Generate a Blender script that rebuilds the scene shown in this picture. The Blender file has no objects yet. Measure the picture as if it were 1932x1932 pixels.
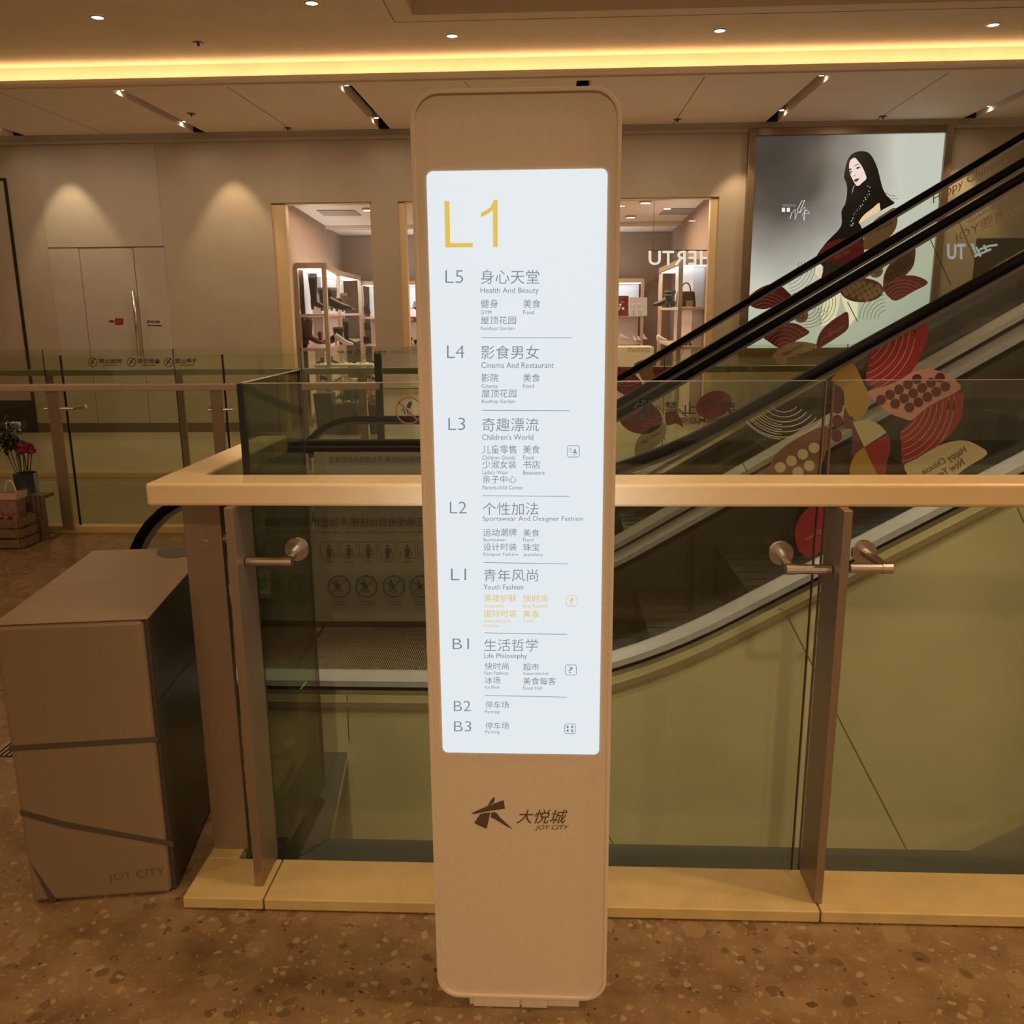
import bpy, bmesh, math, random
from mathutils import Vector, Matrix

# ------------------------------------------------------------------ camera, world, exposure, large lights
SC = bpy.context.scene
COL = SC.collection
F_PX, PITCH, YAW, ROLL, CAM_H = 1658.7, 0.2247, 0.0473, -0.0087, 1.5
def _cam_matrix():
    cy, sy, cp, sp, cr, sr = (math.cos(YAW), math.sin(YAW), math.cos(PITCH), math.sin(PITCH), math.cos(ROLL), math.sin(ROLL))
    Rz = Matrix(((cy, sy, 0), (-sy, cy, 0), (0, 0, 1)))
    B = Matrix(((1, 0, 0), (0, 0, -1), (0, 1, 0)))
    Rx = Matrix(((1, 0, 0), (0, cp, -sp), (0, sp, cp)))
    Rr = Matrix(((cr, -sr, 0), (sr, cr, 0), (0, 0, 1)))
    return Rr @ Rx @ B @ Rz            # world -> image axes (right, down, forward)
CM = _cam_matrix()
EYE = Vector((0, 0, CAM_H))
cam_data = bpy.data.cameras.new('camera')
cam_data.sensor_width = 36.0
cam_data.lens = F_PX / 1932.0 * 36.0
cam_data.clip_start = 0.05
cam = bpy.data.objects.new('camera', cam_data)
COL.objects.link(cam)
flip = Matrix(((1, 0, 0), (0, -1, 0), (0, 0, -1)))
cam.matrix_world = Matrix.Translation(EYE) @ (flip @ CM).transposed().to_4x4()
SC.camera = cam
SC.view_settings.view_transform = 'Standard'
SC.view_settings.look = 'None'
SC.view_settings.gamma = 1.0
SC.view_settings.exposure = 0.0
SC.view_settings.use_curve_mapping = False
try:
    SC.cycles.transparent_max_bounces = 40
    SC.cycles.max_bounces = 8
    SC.cycles.sample_clamp_indirect = 4.0
except Exception:
    pass
WORLD_STRENGTH = 0.385
w = bpy.data.worlds.new('mall_ambient')
SC.world = w
w.use_nodes = True
w.node_tree.nodes['Background'].inputs[0].default_value = (1.0, 0.66, 0.36, 1)
w.node_tree.nodes['Background'].inputs[1].default_value = WORLD_STRENGTH

def light(kind, name, loc, energy, color=(1, .72, .42), size=.15, rot=(0, 0, 0), size_y=None, spot=None, blend=.6):
    d = bpy.data.lights.new(name, kind)
    d.energy = energy
    d.color = color
    if kind == 'AREA':
        d.size = size
        if size_y:
            d.shape = 'RECTANGLE'; d.size_y = size_y
        else:
            d.shape = 'DISK'
    elif kind == 'SPOT':
        d.spot_size = spot; d.spot_blend = blend; d.shadow_soft_size = size
    else:
        d.shadow_soft_size = size
    o = bpy.data.objects.new(name, d)
    COL.objects.link(o)
    o.location = loc
    o.rotation_euler = rot
    return o
WARM = (1.0, .70, .40)
# unseen fill lamps added above the concourse to brighten floor, railing and stickers
for (lx, ly, e) in ((-3.2, -1.6, 6), (-.9, -1.6, 6), (1.4, -1.6, 6), (3.6, -1.6, 6), (-3.0, .9, 15), (-1.5, 1.85, 8), (1.5, 1.95, 14), (2.6, 1.3, 46), (4.4, 1.4, 44), (-3.4, 3.4, 22), (-5.6, 3.4, 16)):
    light('AREA', 'concourse_fill', (lx, ly, 3.74), e, WARM, .16)
# unseen spots added behind the camera, brightening the lower sign pillar and its surroundings
for (lx, ly, tx, e) in ((-.1, -2.4, -.05, 410), (-1.9, -2.2, -1.5, 30), (2.0, -2.2, 1.6, 150)):
    aim = Vector((tx, 1.9, -.35)) - Vector((lx, ly, 3.7))
    light('SPOT', 'pillar_fill_spot', (lx, ly, 3.7), e, WARM, .06, aim.to_track_quat('-Z', 'Y').to_euler(), spot=math.radians(45), blend=1.0)
for lx in (-.45, .75, 1.95, 3.15):  # unseen spots added above the void to brighten the escalator cladding
    aim = Vector((0, .62, -4.0))
    light('SPOT', 'void_fill_spot', (lx, 2.42, 3.74), 210, (1, .80, .50), .05, aim.to_track_quat('-Z', 'Y').to_euler(), spot=math.radians(30), blend=.5)
# far corridor lamps, wall washers and the shop interior
for lx in (-5.6, -3.3, -1.0, 1.2, 3.6):
    light('AREA', 'corridor_lamp', (lx, 9.9, 3.58), 12.5, (1, .74, .50), .2)
for lx in (-5.95, -3.9, 2.2, 4.75):
    light('SPOT', 'wall_washer', (lx, 10.82, 3.56), 42, (1, .74, .44), .03, (math.radians(8), 0, 0), spot=math.radians(62), blend=.5)
light('AREA', 'cove_lamp', (0, 8.775, 3.652), 20, (1, .72, .40), 18, (math.radians(176), 0, 0), size_y=.05)
light('AREA', 'shop_lamp', (-2.6, 13.6, 2.88), 60, (1, .68, .45), 1.6, size_y=3.0)
light('AREA', 'shop_lamp', (.9, 13.4, 2.88), 95, (1, .68, .45), 1.6, size_y=3.0)
light('AREA', 'lower_floor_lamp', (-3.0, 6.6, -.9), 70, (1, .80, .52), 1.2, size_y=3.5)
light('AREA', 'lower_floor_lamp', (2.0, 2.55, -2.2), 3, (1, .80, .52), .3, (math.radians(-120), 0, 0), size_y=2.0)

# ------------------------------------------------------------------ pixel -> place helpers
def ray(px, py):
    return CM.transposed() @ Vector((px - 966, py - 966, F_PX))
def at(px, py, Y):
    d = ray(px, py); return EYE + d * (Y / d.y)
def on_z(px, py, Z):
    d = ray(px, py); return EYE + d * ((Z - CAM_H) / d.z)
def on_x(px, py, X):
    d = ray(px, py); return EYE + d * (X / d.x)
def on_plane(px, py, P, N):
    d = ray(px, py); return EYE + d * ((P - EYE).dot(N) / d.dot(N))

# ------------------------------------------------------------------ materials
MATS = {}
def srgb(r, g, b):
    f = lambda c: (c / 255 / 12.92) if c <= 10.3 else ((c / 255 + .055) / 1.055) ** 2.4
    return (f(r), f(g), f(b), 1)
def mat(name, color, rough=.5, metal=0.0, noise=0.0, scale=20.0, bump=0.0, emit=None, estr=1.0, spec=.5):
    if name in MATS: return MATS[name]
    m = bpy.data.materials.new(name); m.use_nodes = True
    nt = m.node_tree; b = nt.nodes['Principled BSDF']
    c = (*color[:3], 1)
    b.inputs['Roughness'].default_value = rough
    b.inputs['Metallic'].default_value = metal
    b.inputs['Specular IOR Level'].default_value = spec
    if noise or bump:
        tc = nt.nodes.new('ShaderNodeTexCoord'); n = nt.nodes.new('ShaderNodeTexNoise')
        n.inputs['Scale'].default_value = scale; n.inputs['Detail'].default_value = 5
        nt.links.new(tc.outputs['Object'], n.inputs['Vector'])
        if noise:
            r = nt.nodes.new('ShaderNodeValToRGB')
            r.color_ramp.elements[0].position = .3; r.color_ramp.elements[1].position = .7
            r.color_ramp.elements[0].color = (*[max(0, x * (1 - noise)) for x in c[:3]], 1)
            r.color_ramp.elements[1].color = (*[min(1, x * (1 + noise)) for x in c[:3]], 1)
            nt.links.new(n.outputs['Fac'], r.inputs[0]); nt.links.new(r.outputs[0], b.inputs['Base Color'])
        else:
            b.inputs['Base Color'].default_value = c
        if bump:
            bp = nt.nodes.new('ShaderNodeBump'); bp.inputs['Strength'].default_value = bump; bp.inputs['Distance'].default_value = .004
            nt.links.new(n.outputs['Fac'], bp.inputs['Height']); nt.links.new(bp.outputs[0], b.inputs['Normal'])
    else:
        b.inputs['Base Color'].default_value = c
    if emit:
        b.inputs['Emission Color'].default_value = (*emit[:3], 1); b.inputs['Emission Strength'].default_value = estr
    MATS[name] = m
    return m
def glow(name, color, s=1.0):
    return mat(name, (0.02, .02, .02), .5, emit=color, estr=s)
def glass(name, tint, refl=1.0):
    if name in MATS: return MATS[name]
    m = bpy.data.materials.new(name); m.use_nodes = True
    nt = m.node_tree; nt.nodes.clear()
    out = nt.nodes.new('ShaderNodeOutputMaterial'); mix = nt.nodes.new('ShaderNodeMixShader')
    tr = nt.nodes.new('ShaderNodeBsdfTransparent'); gl = nt.nodes.new('ShaderNodeBsdfGlossy')
    tr.inputs[0].default_value = (*tint, 1); gl.inputs['Roughness'].default_value = 0.0
    geo = nt.nodes.new('ShaderNodeNewGeometry'); dot = nt.nodes.new('ShaderNodeVectorMath'); dot.operation = 'DOT_PRODUCT'
    def mt(op, a, b=None):
        n = nt.nodes.new('ShaderNodeMath'); n.operation = op
        for i, v in enumerate((a, b)):
            if v is None: continue
            if isinstance(v, (int, float)): n.inputs[i].default_value = v
            else: nt.links.new(v, n.inputs[i])
        return n.outputs[0]
    nt.links.new(geo.outputs['Normal'], dot.inputs[0]); nt.links.new(geo.outputs['Incoming'], dot.inputs[1])
    c = mt('ABSOLUTE', dot.outputs['Value'])
    f = mt('ADD', mt('MULTIPLY', mt('POWER', mt('SUBTRACT', 1.0, c), 5.0), .96 * refl), .04 * refl)
    nt.links.new(f, mix.inputs[0]); nt.links.new(tr.outputs[0], mix.inputs[1]); nt.links.new(gl.outputs[0], mix.inputs[2])
    nt.links.new(mix.outputs[0], out.inputs[0])
    MATS[name] = m
    return m
def terrazzo(name):
    m = bpy.data.materials.new(name); m.use_nodes = True
    nt = m.node_tree; N = nt.nodes; L = nt.links; b = N['Principled BSDF']
    b.inputs['Roughness'].default_value = .24
    b.inputs['Specular IOR Level'].default_value = .42
    tc = N.new('ShaderNodeTexCoord')
    # warp so the chips are irregular
    wn = N.new('ShaderNodeTexNoise'); wn.inputs['Scale'].default_value = 26; wn.inputs['Detail'].default_value = 3
    L.new(tc.outputs['Object'], wn.inputs['Vector'])
    wm = N.new('ShaderNodeMix'); wm.data_type = 'RGBA'; wm.blend_type = 'LINEAR_LIGHT'; wm.inputs[0].default_value = .018
    L.new(tc.outputs['Object'], wm.inputs[6]); L.new(wn.outputs['Color'], wm.inputs[7])
    def ramp(src, els):
        r = N.new('ShaderNodeValToRGB'); cr = r.color_ramp
        while len(cr.elements) < len(els): cr.elements.new(.5)
        for e, (p, c) in zip(cr.elements, els): e.position = p; e.color = (*c, 1)
        L.new(src, r.inputs[0]); return r.outputs[0]
    base = N.new('ShaderNodeTexNoise'); base.inputs['Scale'].default_value = 5.5; base.inputs['Detail'].default_value = 9; base.inputs['Roughness'].default_value = .68
    L.new(wm.outputs[2], base.inputs['Vector'])
    col = ramp(base.outputs['Fac'], [(.30, (.130, .072, .030)), (.5, (.22, .133, .062)), (.72, (.30, .19, .095))])
    def chips(scale, thresh_id, soft, color, prev, jit=1.0):
        v = N.new('ShaderNodeTexVoronoi'); v.inputs['Scale'].default_value = scale; v.inputs['Randomness'].default_value = jit
        L.new(wm.outputs[2], v.inputs['Vector'])
        sep = N.new('ShaderNodeSeparateColor'); L.new(v.outputs['Color'], sep.inputs[0])
        pick = N.new('ShaderNodeMath'); pick.operation = 'GREATER_THAN'; pick.inputs[1].default_value = thresh_id; L.new(sep.outputs[0], pick.inputs[0])
        near = N.new('ShaderNodeMath'); near.operation = 'LESS_THAN'; near.inputs[1].default_value = soft; L.new(v.outputs['Distance'], near.inputs[0])
        mu = N.new('ShaderNodeMath'); mu.operation = 'MULTIPLY'; L.new(pick.outputs[0], mu.inputs[0]); L.new(near.outputs[0], mu.inputs[1])
        amt = N.new('ShaderNodeMath'); amt.operation = 'MULTIPLY'; amt.inputs[1].default_value = .78; L.new(mu.outputs[0], amt.inputs[0])
        mx = N.new('ShaderNodeMix'); mx.data_type = 'RGBA'; L.new(amt.outputs[0], mx.inputs[0]); L.new(prev, mx.inputs[6]); mx.inputs[7].default_value = (*color, 1)
        return mx.outputs[2]
    col = chips(14, .80, .42, (.28, .18, .086), col)
    col = chips(24, .84, .36, (.125, .074, .033), col)
    col = chips(45, .80, .36, (.37, .25, .135), col)
    col = chips(19, .95, .20, (.05, .028, .014), col)
    col = chips(60, .94, .28, (.055, .032, .016), col)
    col = chips(90, .80, .34, (.31, .205, .105), col)
    L.new(col, b.inputs['Base Color'])
    MATS[name] = m
    return m

M_FLOOR = terrazzo('terrazzo')
M_CEIL = mat('ceiling_paint', (.92, .75, .55), .8, noise=.04, scale=3)
M_CEIL2 = mat('ceiling_panel_paint', (.90, .75, .63), .7, noise=.03, scale=3)
M_GROOVE = mat('shadow_gap_black', (.02, .016, .012), .8)
M_WALL = mat('wall_plaster', (.50, .42, .32), .6, noise=.06, scale=2.5)
M_WALLP = mat('wall_panel_grey', (.52, .46, .385), .55, noise=.05, scale=2.5)
M_TRIM = mat('bronze_trim', (.16, .115, .08), .4, .3)
M_CREAM = mat('cream_cladding', (.44, .40, .25), .55, noise=.05, scale=4)
M_CURB = mat('cream_curb_stone', (.52, .37, .155), .45, noise=.08, scale=14)
M_COPING = mat('beige_coping', (.74, .545, .295), .34, noise=.03, scale=30)
M_POST = mat('bronze_post', (.34, .25, .17), .38, .7)
M_CHROME = mat('brushed_steel', (.62, .56, .50), .25, 1.0)
M_SEAL = mat('black_seal', (.008, .009, .008), .4)
M_BROWN_RAIL = mat('brown_handrail', (.44, .32, .23), .35, noise=.05, scale=20)
M_GLASS = glass('clear_glass', (.90, .93, .87))
M_GLASS_G = glass('green_glass', (.93, .95, .875))
M_GLASS_ESC = glass('escalator_glass', (.965, .97, .94), .7)
M_GLASS_RET = glass('green_return_glass', (.47, .52, .43))
M_GLASS_SHOP = glass('shop_glass', (.96, .97, .96))
M_GLASS_EDGE = mat('green_glass_edge', (.10, .17, .12), .25)
M_RUBBER = mat('black_rubber', (.006, .0055, .0055), .5, spec=.03)
M_DECK = mat('silver_decking', (.44, .46, .53), .42, .3, noise=.06, scale=40)
M_SKIRT = mat('dark_skirting', (.085, .07, .055), .35, .4)
M_STEP = mat('step_grey', (.035, .031, .027), .5, .3)
M_KIOSK = mat('champagne_paint', (.62, .50, .375), .42, .0, noise=.035, scale=160)
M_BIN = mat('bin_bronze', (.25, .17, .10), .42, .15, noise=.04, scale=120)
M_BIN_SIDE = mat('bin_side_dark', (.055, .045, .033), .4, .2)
M_BIN_LINE = mat('bin_groove', (.075, .053, .036), .5)
M_BIN_TEXT = mat('bin_lettering', (.12, .082, .05), .5)

# ------------------------------------------------------------------ mesh building
class MB:
    def __init__(s): s.v = []; s.f = []; s.mi = []
    def add(s, verts, faces, mi=0):
        k = len(s.v); s.v += [tuple(v) for v in verts]
        for f in faces: s.f.append([i + k for i in f]); s.mi.append(mi)
        return s
    def box(s, x0, x1, y0, y1, z0, z1, mi=0):
        x0, x1 = sorted((x0, x1)); y0, y1 = sorted((y0, y1)); z0, z1 = sorted((z0, z1))
        V = [(x, y, z) for z in (z0, z1) for y in (y0, y1) for x in (x0, x1)]
        return s.add(V, [(0, 2, 3, 1), (4, 5, 7, 6), (0, 1, 5, 4), (2, 6, 7, 3), (0, 4, 6, 2), (1, 3, 7, 5)], mi)
    def poly(s, pts, mi=0): return s.add(pts, [list(range(len(pts)))], mi)
    def extrude(s, pts, d, mi=0, side_mi=None):
        """pts: planar loop of Vectors, d: extrusion vector"""
        n = len(pts); P = [Vector(p) for p in pts]; d = Vector(d)
        sm = mi if side_mi is None else side_mi
        s.add(P, [list(range(n))], mi); s.add([p + d for p in P], [list(range(n))[::-1]], mi)
        s.add(P + [p + d for p in P], [(i, (i + 1) % n, n + (i + 1) % n, n + i) for i in range(n)], sm)
        return s
    def strip(s, A, B, mi=0):
        n = len(A); return s.add(list(A) + list(B), [(i, i + 1, n + i + 1, n + i) for i in range(n - 1)], mi)
    def sweep(s, path, prof, mi=0, up=Vector((0, 1, 0)), caps=True):
        """prof: (a, b) offsets; a along 'up' (constant), b along the in-plane normal"""
        P = [Vector(p) for p in path]; n = len(P); k = len(prof); V = []
        for i, p in enumerate(P):
            t = (P[min(i + 1, n - 1)] - P[max(i - 1, 0)]).normalized(); nn = t.cross(up).normalized()
            for a, b in prof: V.append(p + up * a - nn * b)
        Fc = [(i * k + j, i * k + (j + 1) % k, (i + 1) * k + (j + 1) % k, (i + 1) * k + j) for i in range(n - 1) for j in range(k)]
        s.add(V, Fc, mi)
        if caps: s.add(V[:k], [list(range(k))], mi); s.add(V[-k:], [list(range(k))], mi)
        return s
    def tube(s, path, r, n=10, mi=0, caps=True):
        P = [Vector(p) for p in path]; m = len(P); V = []
        rr = r if isinstance(r, (list, tuple)) else [r] * m
        ref = Vector((0, 0, 1))
        for i, p in enumerate(P):
            t = (P[min(i + 1, m - 1)] - P[max(i - 1, 0)]).normalized()
            a = t.cross(ref if abs(t.dot(ref)) < .9 else Vector((0, 1, 0))).normalized(); b = t.cross(a)
            for j in range(n):
                q = 2 * math.pi * j / n; V.append(p + (a * math.cos(q) + b * math.sin(q)) * rr[i])
        s.add(V, [(i * n + j, i * n + (j + 1) % n, (i + 1) * n + (j + 1) % n, (i + 1) * n + j) for i in range(m - 1) for j in range(n)], mi)
        if caps: s.add(V[:n], [list(range(n))], mi); s.add(V[-n:], [list(range(n))], mi)
        return s
    def build(s, name, mats, parent=None, bevel=0, smooth=False, seg=2):
        me = bpy.data.meshes.new(name)
        off = Vector((0, 0, 0)); p = parent
        while p is not None: off += p.location; p = p.parent
        me.from_pydata([tuple(Vector(v) - off) for v in s.v], [], s.f)
        for m in (mats if isinstance(mats, (list, tuple)) else [mats]): me.materials.append(m)
        for pl, i in zip(me.polygons, s.mi): pl.material_index = i; pl.use_smooth = smooth
        bm = bmesh.new(); bm.from_mesh(me)
        bmesh.ops.remove_doubles(bm, verts=bm.verts, dist=1e-5)
        if not getattr(s, 'flat', False): bmesh.ops.recalc_face_normals(bm, faces=bm.faces)
        bm.to_mesh(me); bm.free()
        o = bpy.data.objects.new(name, me); COL.objects.link(o)
        if parent is not None: o.parent = parent
        if bevel:
            md = o.modifiers.new('bevel', 'BEVEL'); md.width = bevel; md.segments = seg; md.limit_method = 'ANGLE'; md.angle_limit = math.radians(40)
        return o
def thing(name, label, cat, loc, group=None):
    o = bpy.data.objects.new(name, None); COL.objects.link(o); o.location = loc; o.empty_display_size = .1
    return tag(o, label, cat, group)
def tag(o, label, cat, group=None):
    o['label'] = label; o['category'] = cat
    if group: o['group'] = group
    return o
def struct(o): o['kind'] = 'structure'; return o
def note(o, label): o['label'] = label; return o

# ------------------------------------------------------------------ lettering and decals on flat surfaces
_tcache = {}
def text_unit(s, shear=0.0, thin=0.0):
    key = (s, shear, thin)
    if key in _tcache: return _tcache[key]
    c = bpy.data.curves.new('t', 'FONT'); c.body = s; c.shear = shear; c.offset = thin; c.resolution_u = 3
    o = bpy.data.objects.new('t', c); COL.objects.link(o)
    bpy.context.view_layer.update()
    dg = bpy.context.evaluated_depsgraph_get()
    me = bpy.data.meshes.new_from_object(o.evaluated_get(dg))
    V = [(v.co.x, v.co.y) for v in me.vertices]; Fc = [list(p.vertices) for p in me.polygons]
    bpy.data.objects.remove(o); bpy.data.curves.remove(c); bpy.data.meshes.remove(me)
    if not V: return ([], [])
    x0 = min(v[0] for v in V); x1 = max(v[0] for v in V); y0 = min(v[1] for v in V); y1 = max(v[1] for v in V)
    V = [((x - x0) / max(1e-6, x1 - x0), (y - y0) / max(1e-6, y1 - y0)) for x, y in V]
    _tcache[key] = (V, Fc)
    return V, Fc
def put_text(mb, s, quad, place, mi=0, shear=0.0, thin=0.0):
    """quad: px corners TL, TR, BR, BL; place(px,py)->Vector"""
    V, Fc = text_unit(s, shear, thin)
    if len(quad) == 2:
        (x0, y0), (x1, y1) = quad; quad = [(x0, y0), (x1, y0), (x1, y1), (x0, y1)]
    TL, TR, BR, BL = [Vector((*q, 0)) for q in quad]
    pts = []
    for u, v in V:
        p = (BL * (1 - u) + BR * u) * (1 - v) + (TL * (1 - u) + TR * u) * v
        pts.append(place(p.x, p.y))
    mb.add(pts, Fc, mi)
def pxpoly(mb, pts, place, mi=0): mb.poly([place(*p) for p in pts], mi)
def ell(cx, cy, rx, ry, rot=0, a0=0, a1=360, n=28):
    r = math.radians(rot); out = []
    full = abs(a1 - a0) >= 360
    for i in range(n if full else n + 1):
        a = math.radians(a0 + (a1 - a0) * i / n)
        x, y = rx * math.cos(a), ry * math.sin(a)
        out.append((cx + x * math.cos(r) - y * math.sin(r), cy + x * math.sin(r) + y * math.cos(r)))
    return out
def arc_line(mb, pts, wd, place, mi=0):
    A, B = [], []
    for i, p in enumerate(pts):
        q0 = pts[max(i - 1, 0)]; q1 = pts[min(i + 1, len(pts) - 1)]
        dx, dy = q1[0] - q0[0], q1[1] - q0[1]; L = math.hypot(dx, dy) or 1
        nx, ny = -dy / L * wd / 2, dx / L * wd / 2
        A.append(place(p[0] + nx, p[1] + ny)); B.append(place(p[0] - nx, p[1] - ny))
    mb.strip(A, B, mi)
def inside(p, poly):
    x, y = p; c = False
    for i in range(len(poly)):
        (x0, y0), (x1, y1) = poly[i], poly[i - 1]
        if (y0 > y) != (y1 > y) and x < (x1 - x0) * (y - y0) / (y1 - y0) + x0: c = not c
    return c
def smooth_loop(pts, n=5):
    """closed Catmull-Rom through the points"""
    out = []; k = len(pts)
    for i in range(k):
        p0, p1, p2, p3 = pts[i - 1], pts[i], pts[(i + 1) % k], pts[(i + 2) % k]
        for j in range(n):
            t = j / n
            out.append(tuple(.5 * ((2 * b) + (-a + c) * t + (2 * a - 5 * b + 4 * c - d) * t * t + (-a + 3 * b - 3 * c + d) * t ** 3) for a, b, c, d in zip(p0, p1, p2, p3)))
    return out
def arcs_in(mb, shape, c, radii, wd, place, mi, ry=1.0, rot=0):
    """concentric arcs kept only inside the shape (all real strips of film)"""
    for r in radii:
        run = []
        for p in ell(c[0], c[1], r, r * ry, rot, 0, 360, 96) + ell(c[0], c[1], r, r * ry, rot, 0, 8, 2):
            if inside(p, shape): run.append(p)
            else:
                if len(run) > 3: arc_line(mb, run, wd, place, mi)
                run = []
        if len(run) > 3: arc_line(mb, run, wd, place, mi)
def dots_in(mb, shape, pitch, r, ang, place, mi):
    xs = [p[0] for p in shape]; ys = [p[1] for p in shape]; cx, cy = sum(xs) / len(xs), sum(ys) / len(ys)
    a = math.radians(ang); R = int(max(max(xs) - min(xs), max(ys) - min(ys)) / pitch) + 2
    for i in range(-R, R + 1):
        for j in range(-R, R + 1):
            x, y = i * pitch, j * pitch
            p = (cx + x * math.cos(a) - y * math.sin(a), cy + x * math.sin(a) + y * math.cos(a))
            e = ell(p[0], p[1], r, r, 0, n=12)
            if all(inside(q, shape) for q in e): pxpoly(mb, e, place, mi)

random.seed(7)
# ================================================================== SETTING
def shell():
    # near floor: L-shaped slab around the void, plus the landing in front of the escalators
    out = [(-9, -6), (9, -6), (9, 2.118), (-.92, 2.118), (-.92, 3.06), (.1, 3.06), (.1, 5.45), (-1.05, 5.45), (-1.05, 5.95), (-9, 5.95)]
    m = MB(); m.extrude([(x, y, 0) for x, y in out], (0, 0, -.3), 0, 1)
    struct(m.build('floor', [M_FLOOR, M_CREAM]))
    far_floor = mat('far_floor_marble', (.50, .43, .31), .22, noise=.06, scale=1.5)
    m = MB(); m.box(-9, 9, 7.93, 18, -.9, 0)
    o = m.build('floor_far', [far_floor, M_CREAM]); struct(o)
    m = MB(); m.box(-9, 9, 7.90, 7.93, -1.2, -.02); struct(m.build('trim_1', M_CREAM))
    m = MB(); m.box(-9, 9, 2.12, 9, -4.3, -4.2); struct(m.build('floor_lower', far_floor))
    m = MB(); m.box(-.945, -.925, 2.13, 3.03, -1.6, -.01); m.box(-.925, 9, 2.1, 2.12, -1.6, -.04); struct(m.build('wall_void', M_CREAM))
    # ledge frame a little below floor level inside the void
    led = [(-.92, 2.13), (5, 2.13), (5, 3.02), (2.2, 3.02), (1.276, 2.45), (-.70, 2.45), (-.775, 3.02), (-.92, 3.02)]
    m = MB(); m.extrude([(x, y, -.12) for x, y in led], (0, 0, -.03), 0, 1)
    struct(m.build('trim_2', [mat('ledge_tile', (.07, .068, .062), .35), M_CREAM]))
    m = MB(); m.add([(-.70, 2.449, -.1195), (-.917, 2.14, -.1195), (-.917, 2.145, -.1195), (-.704, 2.452, -.1195)], [(0, 1, 2, 3)])
    struct(m.build('trim_3', M_GROOVE))
    # stone curb of the near railing, two slabs with a joint
    m = MB(); cl = on_z(1545, 1715, .035).x
    m.box(-.95, -.742, 1.945, 2.115, .004, .035); m.box(-.95, -.862, 2.115, 2.66, .004, .035)
    m.box(-.738, cl, 1.945, 2.115, .004, .035); m.box(cl + .004, 6, 1.945, 2.115, .004, .035)
    struct(m.build('trim_11', M_CURB, bevel=.003))
    m = MB(); m.box(-9, -1.1, 5.86, 5.95, .0, .05); struct(m.build('trim_12', M_CURB, bevel=.004))
    m = MB(); m.box(-9, 9, 7.95, 8.06, .0, .05); struct(m.build('trim_13', M_CURB, bevel=.004))
    # upper ceiling with its recess, cove wall and lower far ceiling
    zc = 3.785
    m = MB()
    m.box(-9, -1.11, -6, 8.9, zc, zc + .05); m.box(-1.11, 9, 7.6, 8.9, zc, zc + .05); m.box(-1.11, 9, -6, 2.5, zc, zc + .05)
    m.box(-1.16, 9.05, 2.45, 7.65, zc + .45, zc + .5)
    m.box(-1.16, -1.11, 2.45, 7.65, zc + .05, zc + .45); m.box(-1.16, 9, 7.6, 7.65, zc + .05, zc + .45); m.box(-1.16, 9, 2.45, 2.5, zc + .05, zc + .45)
    struct(m.build('ceiling', M_CEIL))
    m = MB(); m.box(-1.285, -1.277, 2.4, 7.768, zc - .002, zc); m.box(-1.285, 9, 7.76, 7.768, zc - .002, zc)
    struct(m.build('trim_4', M_TRIM))
    m = MB(); m.box(-9, 9, 8.85, 8.9, 3.60, zc); struct(m.build('wall_cove', M_CEIL))
    zl = 3.615
    slots = [-6.50, -4.29, -2.06, .22, 2.46, 4.70, 6.95]; sw = .135
    m = MB(); xs = [-9] + [v for s in slots for v in (s, s + sw)] + [9]
    for i in range(0, len(xs), 2): m.box(xs[i], xs[i + 1], 9.02, 11.08, zl, zl + .03)
    m.box(-9, 9, 8.72, 9.02, zl, zl + .03)
    for s in slots:
        m.box(s - .012, s, 9.0, 11.08, zl + .03, zl + .12); m.box(s + sw, s + sw + .012, 9.0, 11.08, zl + .03, zl + .12)
        m.box(s - .012, s, 9.0, 11.08, zl + .12, zl + .42, 1); m.box(s + sw, s + sw + .012, 9.0, 11.08, zl + .12, zl + .42, 1)
        m.box(s - .012, s + sw + .012, 9.0, 11.08, zl + .42, zl + .44, 1); m.box(s, s + sw, 9.0, 9.02, zl + .03, zl + .42, 1); m.box(s, s + sw, 11.06, 11.08, zl, zl + .42, 1)
    m.box(-9, 9, 11.08, 11.2, zl + .14, zl + .16, 1)
    struct(m.build('ceiling_far', [M_CEIL2, M_GROOVE]))
    # panel joints of the far ceiling
    m = MB()
    for (a, b) in (((0, 174), (215, 259)), ((428.6, 163.6), (559, 250.5)), ((1331, 143), (1269, 236)), ((1790, 137), (1651, 228)), ((870, 148), (886, 165))):
        A, B = on_z(*a, zl - .001), on_z(*b, zl - .001)
        B = A + (B - A) * min(1, (11.07 - A.y) / max(.01, B.y - A.y)) if B.y > 11.07 else B
        m.add([A - Vector((.005, 0, 0)), A + Vector((.005, 0, 0)), B + Vector((.005, 0, 0)), B - Vector((.005, 0, 0))], [(0, 1, 2, 3)])
    struct(m.build('trim_5', mat('ceiling_joint', (.22, .17, .12), .8)))
    # far wall with its openings
    W = 11.2; zt = 3.66; h = 2.815
    m = MB()
    m.box(-9, -3.455, W, W + .14, 0, zt); m.box(-3.455, 9, W, W + .14, h, zt); m.box(-2.218, -1.892, W, W + .14, 0, h)
    m.box(1.986, 4.92, W, W + .14, 0, h); m.box(4.92, 9, W, W + .14, 2.3, h); m.box(4.92, 5.05, W, W + .14, 0, 2.3)
    struct(m.build('wall_back', M_WALL))
    m = MB(); m.box(-9, 9, W - .05, W, 3.525, 3.56); struct(m.build('trim_6', M_WALL, bevel=.006))
    m = MB(); m.box(-9, -3.46, W - .012, W, 0, .12); struct(m.build('baseboard_back', M_TRIM))
    # service door and its grey surround in the far wall
    def wx(px, y=500): return at(px, y, W).x
    dp = MB(); x0, x1, xa, xb = -6.32, -4.84, -5.93, -5.23
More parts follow.
